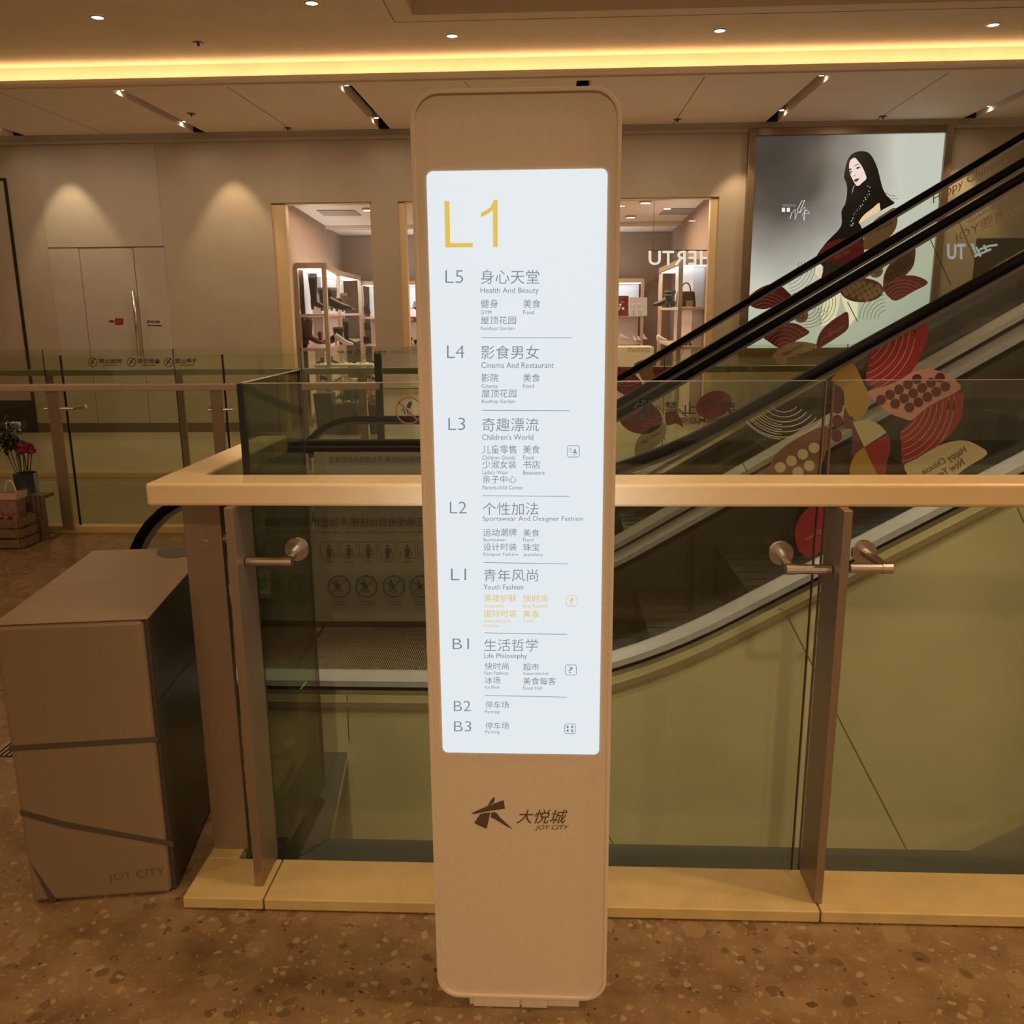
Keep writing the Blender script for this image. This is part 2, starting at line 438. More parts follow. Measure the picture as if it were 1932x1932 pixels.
    dp.box(x0, xa, W - .006, W, .12, 2.31); dp.box(xb, x1, W - .006, W, .12, 2.31); dp.box(x0, x1, W - .006, W, 2.325, 3.52)
    struct(dp.build('trim_10', M_WALLP))
    d = MB(); d.box(xa + .008, xb - .008, W - .008, W, .1, 2.30); door = d.build('door_1', M_WALLP); struct(door)
    m = MB(); m.box(xa - .006, xa + .008, W - .004, W, .1, 2.325); m.box(xb - .008, xb + .006, W - .004, W, .1, 2.325); m.box(x0, x1, W - .004, W, 2.31, 2.325)
    struct(m.build('trim_7', M_TRIM))
    hb = MB(); hx = at(256, 560, W).x
    hb.tube([(hx, W - .06, .98), (hx, W - .06, 1.78)], .022, 10); hb.tube([(hx, W - .06, 1.1), (hx, W - .004, 1.1)], .012, 8); hb.tube([(hx, W - .06, 1.66), (hx, W - .004, 1.66)], .012, 8)
    hb.build('door_handle', M_CHROME, door, smooth=True)
    # dark framed opening at the far left of that wall
    m = MB(); xe = at(8, 340, W).x
    m.box(-9, xe, W - .02, W - .003, 0, 3.12); struct(m.build('door_2', mat('pinkish_door_panel', (.50, .40, .33), .5, noise=.04, scale=3)))
    m = MB(); m.box(xe, xe + .03, W - .025, W, 0, 3.15); m.box(-9, xe, W - .025, W, 3.12, 3.15); m.box(-9, xe, W - .03, W - .02, .0, .42)
    struct(m.build('trim_8', M_GROOVE))
    # dark tenancy on the right
    dk = mat('dark_shop', (.10, .075, .055), .6)
    m = MB(); m.box(5.05, 9, W + 2.0, W + 2.1, 0, 2.6); m.box(5.05, 9, W + .14, W + 2, 2.3, 2.4); m.box(4.95, 5.05, W + .14, W + 2.1, 0, 2.4); m.box(6.0, 6.2, W + .3, W + .5, 0, 2.3)
    struct(m.build('wall_dark_shop', dk))
    g = MB(); g.box(5.05, 9, W + .01, W + .02, 0, 2.3); struct(g.build('window_3', M_GLASS_SHOP))
    # shoe shop behind the glass
    m = MB(); pl = mat('shop_plaster', (.30, .205, .15), .7, noise=.04, scale=3)
    cl_ = mat('shop_ceiling_paint', (.74, .62, .50), .8)
    m.add([(-3.46, W + .14, 0), (-4.1, 17.6, 0), (-4.1, 17.6, 2.97), (-3.46, W + .14, 2.97)], [(0, 1, 2, 3)])
    m.add([(-4.1, 17.6, 0), (2.25, 17.6, 0), (2.25, 17.6, 2.97), (-4.1, 17.6, 2.97)], [(0, 1, 2, 3)])
    m.add([(1.99, W + .14, 0), (2.25, 17.6, 0), (2.25, 17.6, 2.97), (1.99, W + .14, 2.97)], [(0, 1, 2, 3)])
    struct(m.build('wall_shop', pl))
    m = MB(); m.box(-4.2, 2.4, W + .14, 17.7, 2.95, 3.0); struct(m.build('ceiling_shop', cl_))
    m = MB(); m.box(-4.2, 2.4, 15.6, 15.68, 2.90, 2.952); m.box(-4.2, 2.4, 16.1, 16.14, 2.92, 2.952); struct(m.build('trim_9', cl_))
    for i, (px0, px1, py0, py1) in enumerate(((597, 682, 396, 406), (1243, 1326, 393, 404))):
        P = [on_z(px0, py0, 2.949), on_z(px1 - 14, py0, 2.949), on_z(px1, py1, 2.949), on_z(px0 + 14, py1, 2.949)]
        if i: P = [on_z(px0 + 14, py0, 2.949), on_z(px1, py0, 2.949), on_z(px1 - 14, py1, 2.949), on_z(px0, py1, 2.949)]
        m = MB(); m.extrude(P, (0, 0, -.012)); tag(m.build('air_vent', mat('vent_grey', (.30, .24, .19), .6)), ('dark flat air vent in the shop ceiling, left of the sign pillar', 'dark flat air vent in the shop ceiling, right of the sign pillar')[i], 'vent')
    # shop window frames and panes
    fr = mat('brass_window_frame', (.80, .60, .34), .4, .15)
    for k, (a, b, sl, sr) in enumerate(((-3.455, -2.218, .17, .02), (-1.892, 1.986, .09, .095))):
        f = MB(); f.box(a, a + sl, W + .02, W + .13, 0, h - .01); f.box(b - sr, b, W + .02, W + .13, 0, h - .01); f.box(a, b, W + .02, W + .13, h - .02, h)
        wn = f.build('window_%d' % (k + 1), fr); struct(wn)
        g = MB(); g.box(a + sl, b - sr, W + .05, W + .06, .0, h - .02); struct(g.build('window_pane', M_GLASS_SHOP, wn))
    bm_ = MB(); bm_.box(-9.1, -9, -6, 18, -4.3, 4.3); struct(bm_.build('wall_left', M_WALL))
    bm_ = MB(); bm_.box(9, 9.1, -6, 18, -4.3, 4.3); struct(bm_.build('wall_right', M_WALL))
shell()

# ================================================================== DIRECTORY KIOSK
KY = 1.642
def rrect(x0, x1, z0, z1, r, y, n=8):
    P = []
    for cx, cz, a in ((x1 - r, z1 - r, 0), (x0 + r, z1 - r, 90), (x0 + r, z0 + r, 180), (x1 - r, z0 + r, 270)):
        for i in range(n + 1):
            q = math.radians(a + 90 * i / n); P.append(Vector((cx + r * math.cos(q), y, cz + r * math.sin(q))))
    return P
def kiosk():
    x0, x1, z0, z1 = -.2505, .1185, .028, 1.876
    t = thing('directory_kiosk', 'tall champagne directory sign pillar with a glowing white floor list panel', 'sign', (-.066, 1.70, 0))
    m = MB(); m.extrude(rrect(x0, x1, z0, z1, .05, KY + .004), (0, .115, 0)); m.build('body', M_KIOSK, t, bevel=.003)
    # raised rim around front face
    m = MB(); A = rrect(x0, x1, z0, z1, .05, KY - .002); B = rrect(x0 + .0075, x1 - .0075, z0 + .0075, z1 - .0075, .0435, KY - .002)
    C_ = [p + Vector((0, .008, 0)) for p in A]; D = [p + Vector((0, .008, 0)) for p in B]
    m.strip(A + A[:1], B + B[:1]); m.strip(A + A[:1], C_ + C_[:1]); m.strip(B + B[:1], D + D[:1])
    m.build('rim', M_KIOSK, t, bevel=.0012)
    m = MB(); m.box(-.182, .060, KY + .012, KY + .106, 0, .03); m.box(-.172, -.07, KY + .004, KY + .012, .002, .028); m.box(-.066, -.01, KY + .004, KY + .012, .002, .026)
    m.build('plinth', M_KIOSK, t, bevel=.001)
    wh = glow('panel_white_glow', srgb(225, 233, 238), 1.0)
    m = MB(); m.extrude(rrect(-.2245, .0955, .6165, 1.7425, .011, KY + .0015, 5), (0, .004, 0)); p = m.build('display_panel', wh, t); note(p, 'glowing white listing panel')
    m = MB(); m.extrude(rrect(-.2245, .0955, .6165, 1.7425, .011, KY + .1185, 5), (0, .003, 0)); note(m.build('display_panel', glow('rear_panel_glow', (.84, .89, 1.0), 2.3), t), 'glowing white rear panel')
    pl = lambda x, y: at(x, y, KY + .0008)
    g = MB(); yl = MB(); lines = MB()
    F = [  # (text, x0, y0, x1, y1)
        ('L5', 840.3, 510, 873.9, 534), ('身心天堂', 906.5, 509, 1017.3, 536), ('Health And Beauty', 906.5, 542.7, 1016.4, 555.7),
        ('健身', 907, 565, 939.6, 581), ('美食', 987, 565, 1020, 581), ('GYM', 907, 585.5, 927, 593), ('Food', 987, 585.5, 1007.6, 593),
        ('屋顶花园', 907, 596.7, 973.5, 611.6), ('Rooftop Garden', 907, 616, 971, 624.6),
        ('L4', 843.5, 651.3, 876, 675.5), ('影食男女', 908, 651.7, 1017, 677.4), ('Cinema And Restaurant', 908, 683.4, 1045, 694.5),
        ('影院', 908.3, 704.8, 940.6, 720.6), ('美食', 987, 704.8, 1019, 720.6), ('Cinema', 908.3, 724.7, 938.7, 732), ('Food', 987, 724.7, 1007, 732),
        ('屋顶花园', 909, 734.6, 974, 750), ('Rooftop Garden', 909, 753.8, 971.7, 762.5),
        ('L3', 846, 788, 877.6, 811.5), ('奇趣漂流', 909.6, 788.6, 1016.4, 813.8), ("Children's World", 909.6, 819.4, 1006, 830),
        ('儿童零售', 910, 840, 974.5, 856), ('美食', 987, 840, 1018.5, 856), ('Children Goods', 910, 859.4, 971.7, 867), ('Food', 987, 859.4, 1006.7, 867),
        ('少淑女装', 910, 868.8, 974.5, 884), ('书店', 987, 868.8, 1019, 884), ("Ladie's Wear", 910, 887.4, 958.6, 895), ('Bookstore', 987, 888, 1028, 895.7),
        ('亲子中心', 910.7, 897, 974.5, 911.6), ('Parent-child Center', 910.7, 916, 987.5, 923.5),
        ('L2', 848.7, 946.6, 880.4, 968.8), ('个性加法', 911, 948, 1016, 971.8), ('Sportswear And Designer Fashion', 910.7, 973.7, 1100, 985.6),
        ('运动潮牌', 911.5, 997, 974.8, 1012), ('美食', 987, 998, 1018, 1012.5), ('Sportswear', 911.5, 1015, 955.5, 1023), ('Food', 987, 1015.5, 1006, 1022),
        ('设计时装', 912, 1025, 974.8, 1039), ('珠宝', 987, 1025.5, 1018, 1039.5), ('Designer Fashion', 912, 1043, 977, 1050), ('Jewellery', 987.5, 1043.4, 1023.5, 1051),
        ('L1', 851, 1072.8, 879.4, 1094.6), ('青年风尚', 912.6, 1074, 1014.5, 1097), ('Youth Fashion', 912, 1102.6, 987.5, 1112.3),
        ('B1', 854, 1204.6, 884.7, 1224.7), ('生活哲学', 913.5, 1205.7, 1015, 1228.8), ('Life Philosophy', 913.5, 1232.7, 994.6, 1244.7),
        ('快时尚', 914.3, 1250, 959.6, 1263.5), ('超市', 987, 1251.4, 1017, 1264.8), ('Fast Fashion', 914, 1266.6, 959, 1273), ('Supermarket', 987, 1267.6, 1035.6, 1275),
        ('冰场', 914.8, 1277, 944, 1290), ('美食每客', 987, 1278, 1048.6, 1292), ('Ice Rink', 914.5, 1293.7, 942.8, 1299.5), ('Food Hall', 987, 1295, 1022.5, 1301),
        ('B2', 856.5, 1322.5, 888.4, 1341.7), ('停车场', 915.8, 1323, 960, 1336.5), ('Parking', 915, 1340, 942.4, 1347.7),
        ('B3', 856.7, 1360.7, 889.3, 1380), ('停车场', 915.8, 1362.6, 960, 1375.6), ('Parking', 915.8, 1378, 942.4, 1385.5)]
    for s, a, b, c, d in F:
        big = d - b > 18 and s[0] in 'LB'
        put_text(g, s, ((a, b), (c, d)), pl, thin=-.012 if big else (-.004 if ord(s[0]) > 255 and d - b > 20 else 0))
    Yt = [('美妆护肤', 913.4, 1121, 974.8, 1136), ('快时尚', 987, 1122, 1033, 1136.5), ('Cosmetic', 913.4, 1140, 950, 1146), ('Fast Fashion', 987, 1140, 1033, 1146.5),
          ('国际时装', 913.4, 1151, 974.5, 1164.5), ('美食', 987, 1151.5, 1017.5, 1165), ('International', 913.4, 1168.7, 961.4, 1174), ('Food', 987, 1168.7, 1005.8, 1174.5), ('Fashion', 913.4, 1177.5, 941, 1183.6)]
    for s, a, b, c, d in Yt: put_text(yl, s, ((a, b), (c, d)), pl)
    # the big L and 1
    pxpoly(yl, [(838.2, 379.3), (847.8, 379), (849.5, 458.6), (892, 458.2), (892, 466.3), (840.2, 466.9)], pl)
    pxpoly(yl, [(907, 401.5), (917, 397), (925, 391), (932, 377), (938.8, 376.5), (939.2, 466), (930.4, 466.2), (929.8, 396), (920, 404), (907.3, 410)], pl)
    for x0_, y0_, x1_, y1_ in ((908.3, 636.9, 1078, 637.2), (909, 774.2, 1075.5, 775), (910.7, 935.2, 1073.8, 936.6), (912.4, 1061.4, 1072, 1063.8), (914, 1194, 1070, 1197), (915, 1312, 1069.5, 1315.4)):
        arc_line(g, [(x0_, y0_), (x1_, y1_)], 1.1, pl)
    def icon(mb, x0, y0, x1, y1):
        r = 3.6; P = []
        for cx, cy, a in ((x1 - r, y0 + r, -90), (x1 - r, y1 - r, 0), (x0 + r, y1 - r, 90), (x0 + r, y0 + r, 180)):
            P += ell(cx, cy, r, r, 0, a, a + 90, 4)
        arc_line(mb, P + P[:1], 1.1, pl)
    icon(g, 1070.8, 840.8, 1093, 862.4)
    pxpoly(g, [(1074.5, 848), (1076.5, 845), (1078.6, 848)], pl); arc_line(g, [(1075, 849), (1075, 854.2), (1078.4, 854.2), (1078.4, 849)], .7, pl)
    pxpoly(g, ell(1084.6, 849.4, 1.9, 1.9, n=10), pl); pxpoly(g, [(1084.6, 850), (1089.3, 855), (1080, 855)], pl); arc_line(g, ell(1084.6, 854.6, 3.4, 4.2, 0, 0, 180, 8), .8, pl)
    icon(yl, 1068, 1124, 1088.6, 1143.4); put_text(yl, '?', ((1074.6, 1128), (1082.4, 1139.6)), pl)
    icon(g, 1066.6, 1254.4, 1087.4, 1273.6); put_text(g, '?', ((1072.8, 1258.2), (1080.8, 1269.8)), pl)
    icon(g, 1065.6, 1365.8, 1085.4, 1384.4)
    for cx, cy in ((1071, 1371.6), (1079.4, 1371.4), (1071, 1378.6), (1079.4, 1378.8)):
        pxpoly(g, ell(cx, cy, 2.5, 1.8, n=8), pl); pxpoly(g, [(cx - .9, cy - 2.8), (cx + .9, cy - 2.8), (cx + .9, cy + 2.6), (cx - .9, cy + 2.6)], lambda x, y: at(x, y, KY + .0007))
    note(g.build('lettering', glow('letter_grey_glow', srgb(112, 132, 142), 1), p), 'grey floor listing lettering')
    note(yl.build('lettering', glow('letter_yellow_glow', srgb(222, 190, 84), 1), p), 'yellow lettering of the current floor')
    # emblem and name on the lower body
    lg = MB(); pb = lambda x, y: at(x, y, KY + .0032)
    S = lambda L_: [(870 + x / 8.4, 1480 + y / 8.4) for x, y in L_]
    pxpoly(lg, S([(415, 340), (440, 300), (480, 240), (512, 203), (532, 200), (530, 250), (516, 288), (470, 315)]), pb)
    pxpoly(lg, S([(155, 460), (230, 425), (400, 350), (540, 297), (672, 250), (682, 300), (695, 385), (560, 402), (400, 430), (300, 452), (220, 468)]), pb)
    pxpoly(lg, S([(300, 470), (380, 452), (462, 446), (445, 520), (430, 590), (405, 705), (300, 660), (205, 612), (250, 545)]), pb)
    pxpoly(lg, S([(478, 447), (545, 441), (580, 472), (610, 515), (700, 600), (822, 712), (730, 670), (640, 618), (540, 555), (468, 522)]), pb)
    put_text(lg, '大悦城', (( 974, 1527.5), (1071, 1554)), pb, shear=.3, thin=.004)
    put_text(lg, 'JOY CITY', ((1009, 1557), (1073.5, 1567.5)), pb, shear=.3, thin=.008)
    note(lg.build('emblem', mat('emblem_brown', (.085, .055, .035), .5), t), 'dark star emblem with the mall name')
kiosk()

# ================================================================== NEAR RAILING
def clamp(m, p_post, p_mid, p_glass):
    m.tube([p_post, p_mid], .012, 12); m.tube([p_mid, p_glass], .012, 12)
    g = Vector(p_glass)
    m.tube([g - Vector((0, .012, 0)), g + Vector((0, .0, 0))], [.030, .030], 16)
    m.tube([Vector(p_mid) + Vector((-.012, 0, 0)), Vector(p_mid) + Vector((.012, 0, 0))], .0135, 12)
def near_railing():
    t = thing('glass_railing', 'near glass railing with thick beige coping and bronze posts behind the sign pillar', 'railing', (-.3, 2.1, .035))
    GY = 2.15; zt = 1.331; X0 = -.764
    # coping, mitred L
    z0, z1 = 1.05, 1.106
    out = [(-.974, 2.02), (6, 2.02), (6, 2.142), (-.875, 2.142), (-.875, 2.85), (-.974, 2.85)]
    m = MB(); m.extrude([(x, y, z1) for x, y in out], (0, 0, z0 - z1)); m.build('coping', M_COPING, t, bevel=.008, seg=3)
    gx1 = at(1556, 760, GY).x; gx2 = at(1573, 760, GY).x
    m = MB(); m.box(X0, gx1, GY, GY + .012, -.05, zt); a = m.build('glass_panel', M_GLASS, t)
    m = MB(); m.box(gx2, 6, GY, GY + .012, -.05, zt); b = m.build('glass_panel', M_GLASS, t)
    m = MB(); m.box(X0 - .012, X0, GY + .014, 2.66, -.05, zt); c = m.build('glass_panel', M_GLASS_RET, t)
    # polished and sealed glass edges
    m = MB(); m.box(X0 - .014, X0 - .0005, GY - .004, GY + .0135, .04, zt); m.build('corner_seal', M_SEAL, t)
    m = MB(); m.box(X0, gx1, GY, GY + .012, zt, zt + .0015); m.box(gx2, 6, GY, GY + .012, zt, zt + .0015)
    m.build('glass_edge', M_CHROME, t)
    m = MB(); m.box(X0 - .012, X0, GY + .014, 2.66, zt, zt + .0015); m.build('glass_edge', M_CHROME, t)
    m = MB(); m.box(gx1, gx1 + .003, GY, GY + .012, .0, zt); m.box(gx2 - .003, gx2, GY, GY + .012, .0, zt); m.box(X0 - .012, X0, 2.66, 2.662, .0, zt); m.build('glass_edge', M_TRIM, t)
    # posts: flat bars standing on the curb
    def post(x, y0, y1, th): m = MB(); m.box(x - th / 2, x + th / 2, y0, y1, .035, 1.052); m.build('post', M_POST, t, bevel=.0015)
    post(-.767, 1.995, 2.125, .022); post(.671, 1.975, 2.105, .020); post(2.1, 1.975, 2.105, .020)
    m = MB(); m.box(-.948, -.850, 2.155, 2.177, .035, 1.052); m.tube([(-.899, 2.156, .917), (-.899, 2.1535, .917)], .0165, 24); m.build('post', M_POST, t, bevel=.0015)
    # spider clamps
    def clampset(post_px, mid_px, disc_px, yc):
        m = MB(); P = at(*post_px, yc); Q = at(*mid_px, yc); D = at(*disc_px, GY - .001); P.z = Q.z = (P.z + Q.z) / 2; clamp(m, P, Q, D); m.build('clamp', M_CHROME, t, smooth=False)
    clampset((466, 1060), (542, 1058), (562, 1035), 2.055)
    clampset((1567, 1075), (1492, 1073), (1472, 1042), 2.03)
    clampset((1603, 1072), (1673, 1072), (1628, 1040), 2.03)
    m = MB(); m.tube([(-.86, 2.166, .93), (-.80, 2.2, .93), (-.777, 2.2, .93)], .011, 10); m.build('clamp', M_CHROME, t)
    # printed notices on the glass
    pl = lambda x, y: at(x, y, GY - .001)
    dk = mat('notice_black', (.018, .013, .012), .6)
    m = MB()
    put_text(m, '禁', ((1253, 757), (1279, 781)), pl, thin=.012); put_text(m, '止', ((1288, 758), (1313, 781)), pl, thin=.012)
    put_text(m, '攀', ((1324, 757), (1351, 782)), pl, thin=.012); put_text(m, '爬', ((1360, 758), (1388, 782)), pl, thin=.012)
    put_text(m, 'NO CLIMBING', ((1274, 788), (1364, 797.5)), pl, thin=.012)
    for L_ in ([(1196, 770), (1206, 757), (1222, 758)], [(1206, 757), (1213, 764), (1232, 765)], [(1212, 760), (1216, 768), (1219, 776)], [(1205, 792), (1210, 782), (1217, 775)], [(1219, 776), (1224, 783), (1222, 790)]):
        arc_line(m, L_, 5.0, pl)
    pxpoly(m, ell(1224, 758, 4, 4, n=10), pl)
    note(m.build('notice', dk, a), 'dark no climbing notice')
    m = MB(); arc_line(m, ell(771.5, 774.5, 24, 24.5, 0, 0, 360, 40) + ell(771.5, 774.5, 24, 24.5, 0, 0, 10, 2), 2.8, pl); arc_line(m, [(752, 759), (790, 794)], 3.0, pl)
    note(m.build('notice', mat('notice_red_brown', (.22, .06, .03), .6), a), 'red brown prohibition ring')
    m = MB(); pxpoly(m, [(767, 766), (772, 758), (777.5, 758), (776, 766), (773, 771), (769, 770)], pl)
    arc_line(m, [(764, 779), (760, 770.5), (757.5, 776)], 2.0, pl); arc_line(m, [(762, 775), (765, 782)], 1.6, pl); arc_line(m, [(768, 774), (770, 782), (774, 780)], 2.2, pl)
    m.build('notice', dk, a)
near_railing()

# ================================================================== ESCALATORS
NEWEL_CX, NEWEL_R = -1.205, .40
def rise(X, s, mm, hw):
    x0, x1 = mm - hw, mm + hw
    if X <= x0: return 0
    if X >= x1: return s * (X - mm)
    return s * (X - x0) ** 2 / (2 * (x1 - x0))
XS = [-1.205 + .085 * i for i in range(int((4.6 + 1.205) / .085) + 1)]
def rail_path(Y, zt, par, dr=0.0):
    P = []
    for i in range(15):
        a = math.radians(222 - (222 - 90) * i / 14); P.append(Vector((NEWEL_CX + (NEWEL_R - dr) * math.cos(a), Y, zt - NEWEL_R + (NEWEL_R - dr) * math.sin(a))))
    P += [Vector((x, Y, zt - dr + rise(x, *par))) for x in XS[1:]]
    return P
def escalator(label, yn, yf, pn, pf, zt, zd, deck_n, deck_f, stickers, near_clad):
    t = thing('escalator', label, 'escalator', (-.5, (yn + yf) / 2, 0), 'pair of rising escalators')
    prof = [(-.032, -.012), (-.032, .006), (-.023, .014), (-.008, .017), (.008, .017), (.023, .014), (.032, .006), (.032, -.012), (.020, -.017), (-.020, -.017)]
    for Y, par, (d0, d1), key in ((yn, pn, deck_n, 'n'), (yf, pf, deck_f, 'f')):
        m = MB(); m.sweep(rail_path(Y, zt, par, .018), prof); m.build('handrail', M_RUBBER, t, smooth=True)
        m = MB(); m.sweep(rail_path(Y, zt, par, .043), [(-.010, -.008), (-.010, .008), (.010, .008), (.010, -.008)]); m.build('handrail_guide', mat('guide_dark_steel', (.16, .14, .13), .4, .6), t)
        top = rail_path(Y, zt, par, .050); top = [p for p in top if p.z > zd + rise(p.x, *par)]
        bot = [Vector((x, Y, zd + rise(x, *par))) for x in [top[0].x] + [x for x in XS if x > top[0].x + .02]]
        m = MB(); m.extrude([p - Vector((0, .006, 0)) for p in top + bot[::-1]], (0, .012, 0)); gl = m.build('balustrade_glass', M_GLASS_ESC, t)
        # decking
        P = [Vector((-1.62, 0, zd))] + [Vector((x, 0, zd + rise(x, *par))) for x in XS]
        m = MB(); mid = (d0 + d1) / 2; hw = (d1 - d0) / 2
        m.sweep([p + Vector((0, mid, 0)) for p in P], [(-hw, -.026), (-hw, -.004), (-hw + .006, 0), (hw - .006, 0), (hw, -.004), (hw, -.026)]); m.build('decking', M_DECK, t)
        # inner skirting
        ys = d1 + .002 if key == 'n' else d0 - .012
        A = [Vector((p.x, ys, p.z - .024)) for p in P]; B = [Vector((p.x, ys, p.z - .40)) for p in P]
        m = MB(); m.strip(A, B); m.strip([p + Vector((0, .01, 0)) for p in A], [p + Vector((0, .01, 0)) for p in B]); m.build('skirting', M_SKIRT, t)
        stickers(key, gl)
    # steps
    y0, y1 = deck_n[1] + .02, deck_f[0] - .02
    x = .02
    while x < 3.9:
        z = rise(x + .2, *pn) - .02; zb = max(z - .22, -.35)
        m = MB(); m.box(x, x + .39, y0, y1, z - .02, z); m.box(x, x + .02, y0, y1, zb, z - .02)
        for k in range(9):
            yy = y0 + (y1 - y0) * (k + .5) / 9; m.box(x + .01, x + .38, yy - .012, yy + .012, z, z + .004)
        m.build('step', M_STEP, t); x += .37
    # ribbed floor plate
    m = MB(); m.box(-1.12, -.02, y0 - .01, y1 + .01, .001, .006, 1)
    for k in range(118):
        xx = -1.1 + k * .0088; m.box(xx, xx + .0042, y0, y1, .006, .010)
    m.tube([(-.66, y0 + .05, .010), (-.66, y0 + .05, .0135)], .035, 20)
    m.build('floor_plate', [mat('floor_plate_metal', (.42, .37, .30), .36, .6), mat('floor_plate_gap', (.012, .010, .008), .6)], t)
    if near_clad:
        Yc = deck_n[0] + .004
        P = [Vector((-.95, Yc, zd - .03))] + [Vector((x, Yc, zd - .03 + rise(x, *pn))) for x in XS if x > -.93]
        m = MB(); m.strip(P, [Vector((p.x, Yc, -2.6)) for p in P]); m.strip([p + Vector((0, .04, 0)) for p in P], [Vector((p.x, Yc + .04, -2.6)) for p in P])
        cl = m.build('side_cladding', M_CREAM, t)
        m = MB()
        for lo, hi, dy in ((.028, .052, .006), (.060, .066, .004)):
            a = [p + Vector((0, -dy, -lo)) for p in P]; b = [p + Vector((0, -dy, -hi)) for p in P]; m.strip(a, b); m.strip(a, [p + Vector((0, dy, 0)) for p in a]); m.strip(b, [p + Vector((0, dy, 0)) for p in b])
        m.build('moulding', mat('cladding_bronze_line', (.24, .19, .11), .5), cl)
        m = MB(); pl = lambda x, y: at(x, y, Yc - .001)
        for L_ in ([(1470, 1149), (1480, 1151), (1528, 1245), (1580, 1350), (1712, 1605)], [(590.7, 1306), (594.5, 1404)], [(655, 1311), (658.6, 1400)], [(1140, 1562), (1160, 1597)], [(1920, 958), (1932, 985)]):
            arc_line(m, L_, 1.7, pl)
        m.build('joint', mat('joint_dark', (.10, .085, .045), .7), cl)
        m = MB(); m.tube([at(567, 1300, Yc - .012), at(578, 1287, Yc - .012)], .0025, 6); note(m.build('indicator', glow('green_lamp', (.15, 1.0, .18), 1.5), t), 'small green lit indicator')
    return t

R_RED = mat('sticker_red', (.19, .010, .015), .55); R_DOT = mat('sticker_dot_red', (.075, .006, .008), .55); R_PINK = mat('sticker_pale_pink', (.40, .18, .16), .55)
R_GOLD = mat('sticker_gold', (.28, .16, .035), .55); R_TAN = mat('sticker_tan', (.34, .24, .12), .55); R_CREAM = mat('sticker_cream', (.36, .30, .17), .55)
R_BRN = mat('sticker_brown', (.13, .055, .03), .55); R_INK = mat('sticker_ink', (.09, .02, .02), .6); R_WHITE = mat('sticker_white_line', (.55, .50, .42), .55)
R_GREY = mat('sticker_grey_line', (.16, .17, .14), .6)
class Deck:
    """film stickers on one pane: base shape then details 0.7 mm and 1.4 mm in front"""
    def __init__(s, Y, gl):
        s.gl = gl; s.Y = Y - .007; s.n = 0
    def pl(s, k): return lambda x, y: at(x, y, s.Y - .0007 * k)
    def shape(s, pts, base, label=None, extra=None):
        m = MB(); mats = [base]
        s.n += 1; k0 = (s.n % 3) * .2
        pxpoly(m, pts, s.pl(1 + k0), 0)
        if extra:
            for mt_, fn in extra:
                mats.append(mt_); fn(m, s.pl(2.2 + k0), len(mats) - 1)
        o = m.build('sticker', mats, s.gl)
        if label: note(o, label)
    def lines(s, fn, mt_, label=None):
        m = MB(); fn(m, s.pl(2), 0); o = m.build('sticker', mt_, s.gl)
        if label: note(o, label)
def C(x0, y0, sc): return lambda L_: [(x0 + a / sc, y0 + b / sc) for a, b in L_]
c1380 = C(1380, 440, 7.43); c1160 = C(1160, 560, 9.66); c14 = C(1400, 240, 4.6); c1632 = C(1632, 220, 5.683); c16b = C(1632, 500, 4.6); c14b = C(1400, 560, 5.683); c1150 = C(1150, 640, 6.037)
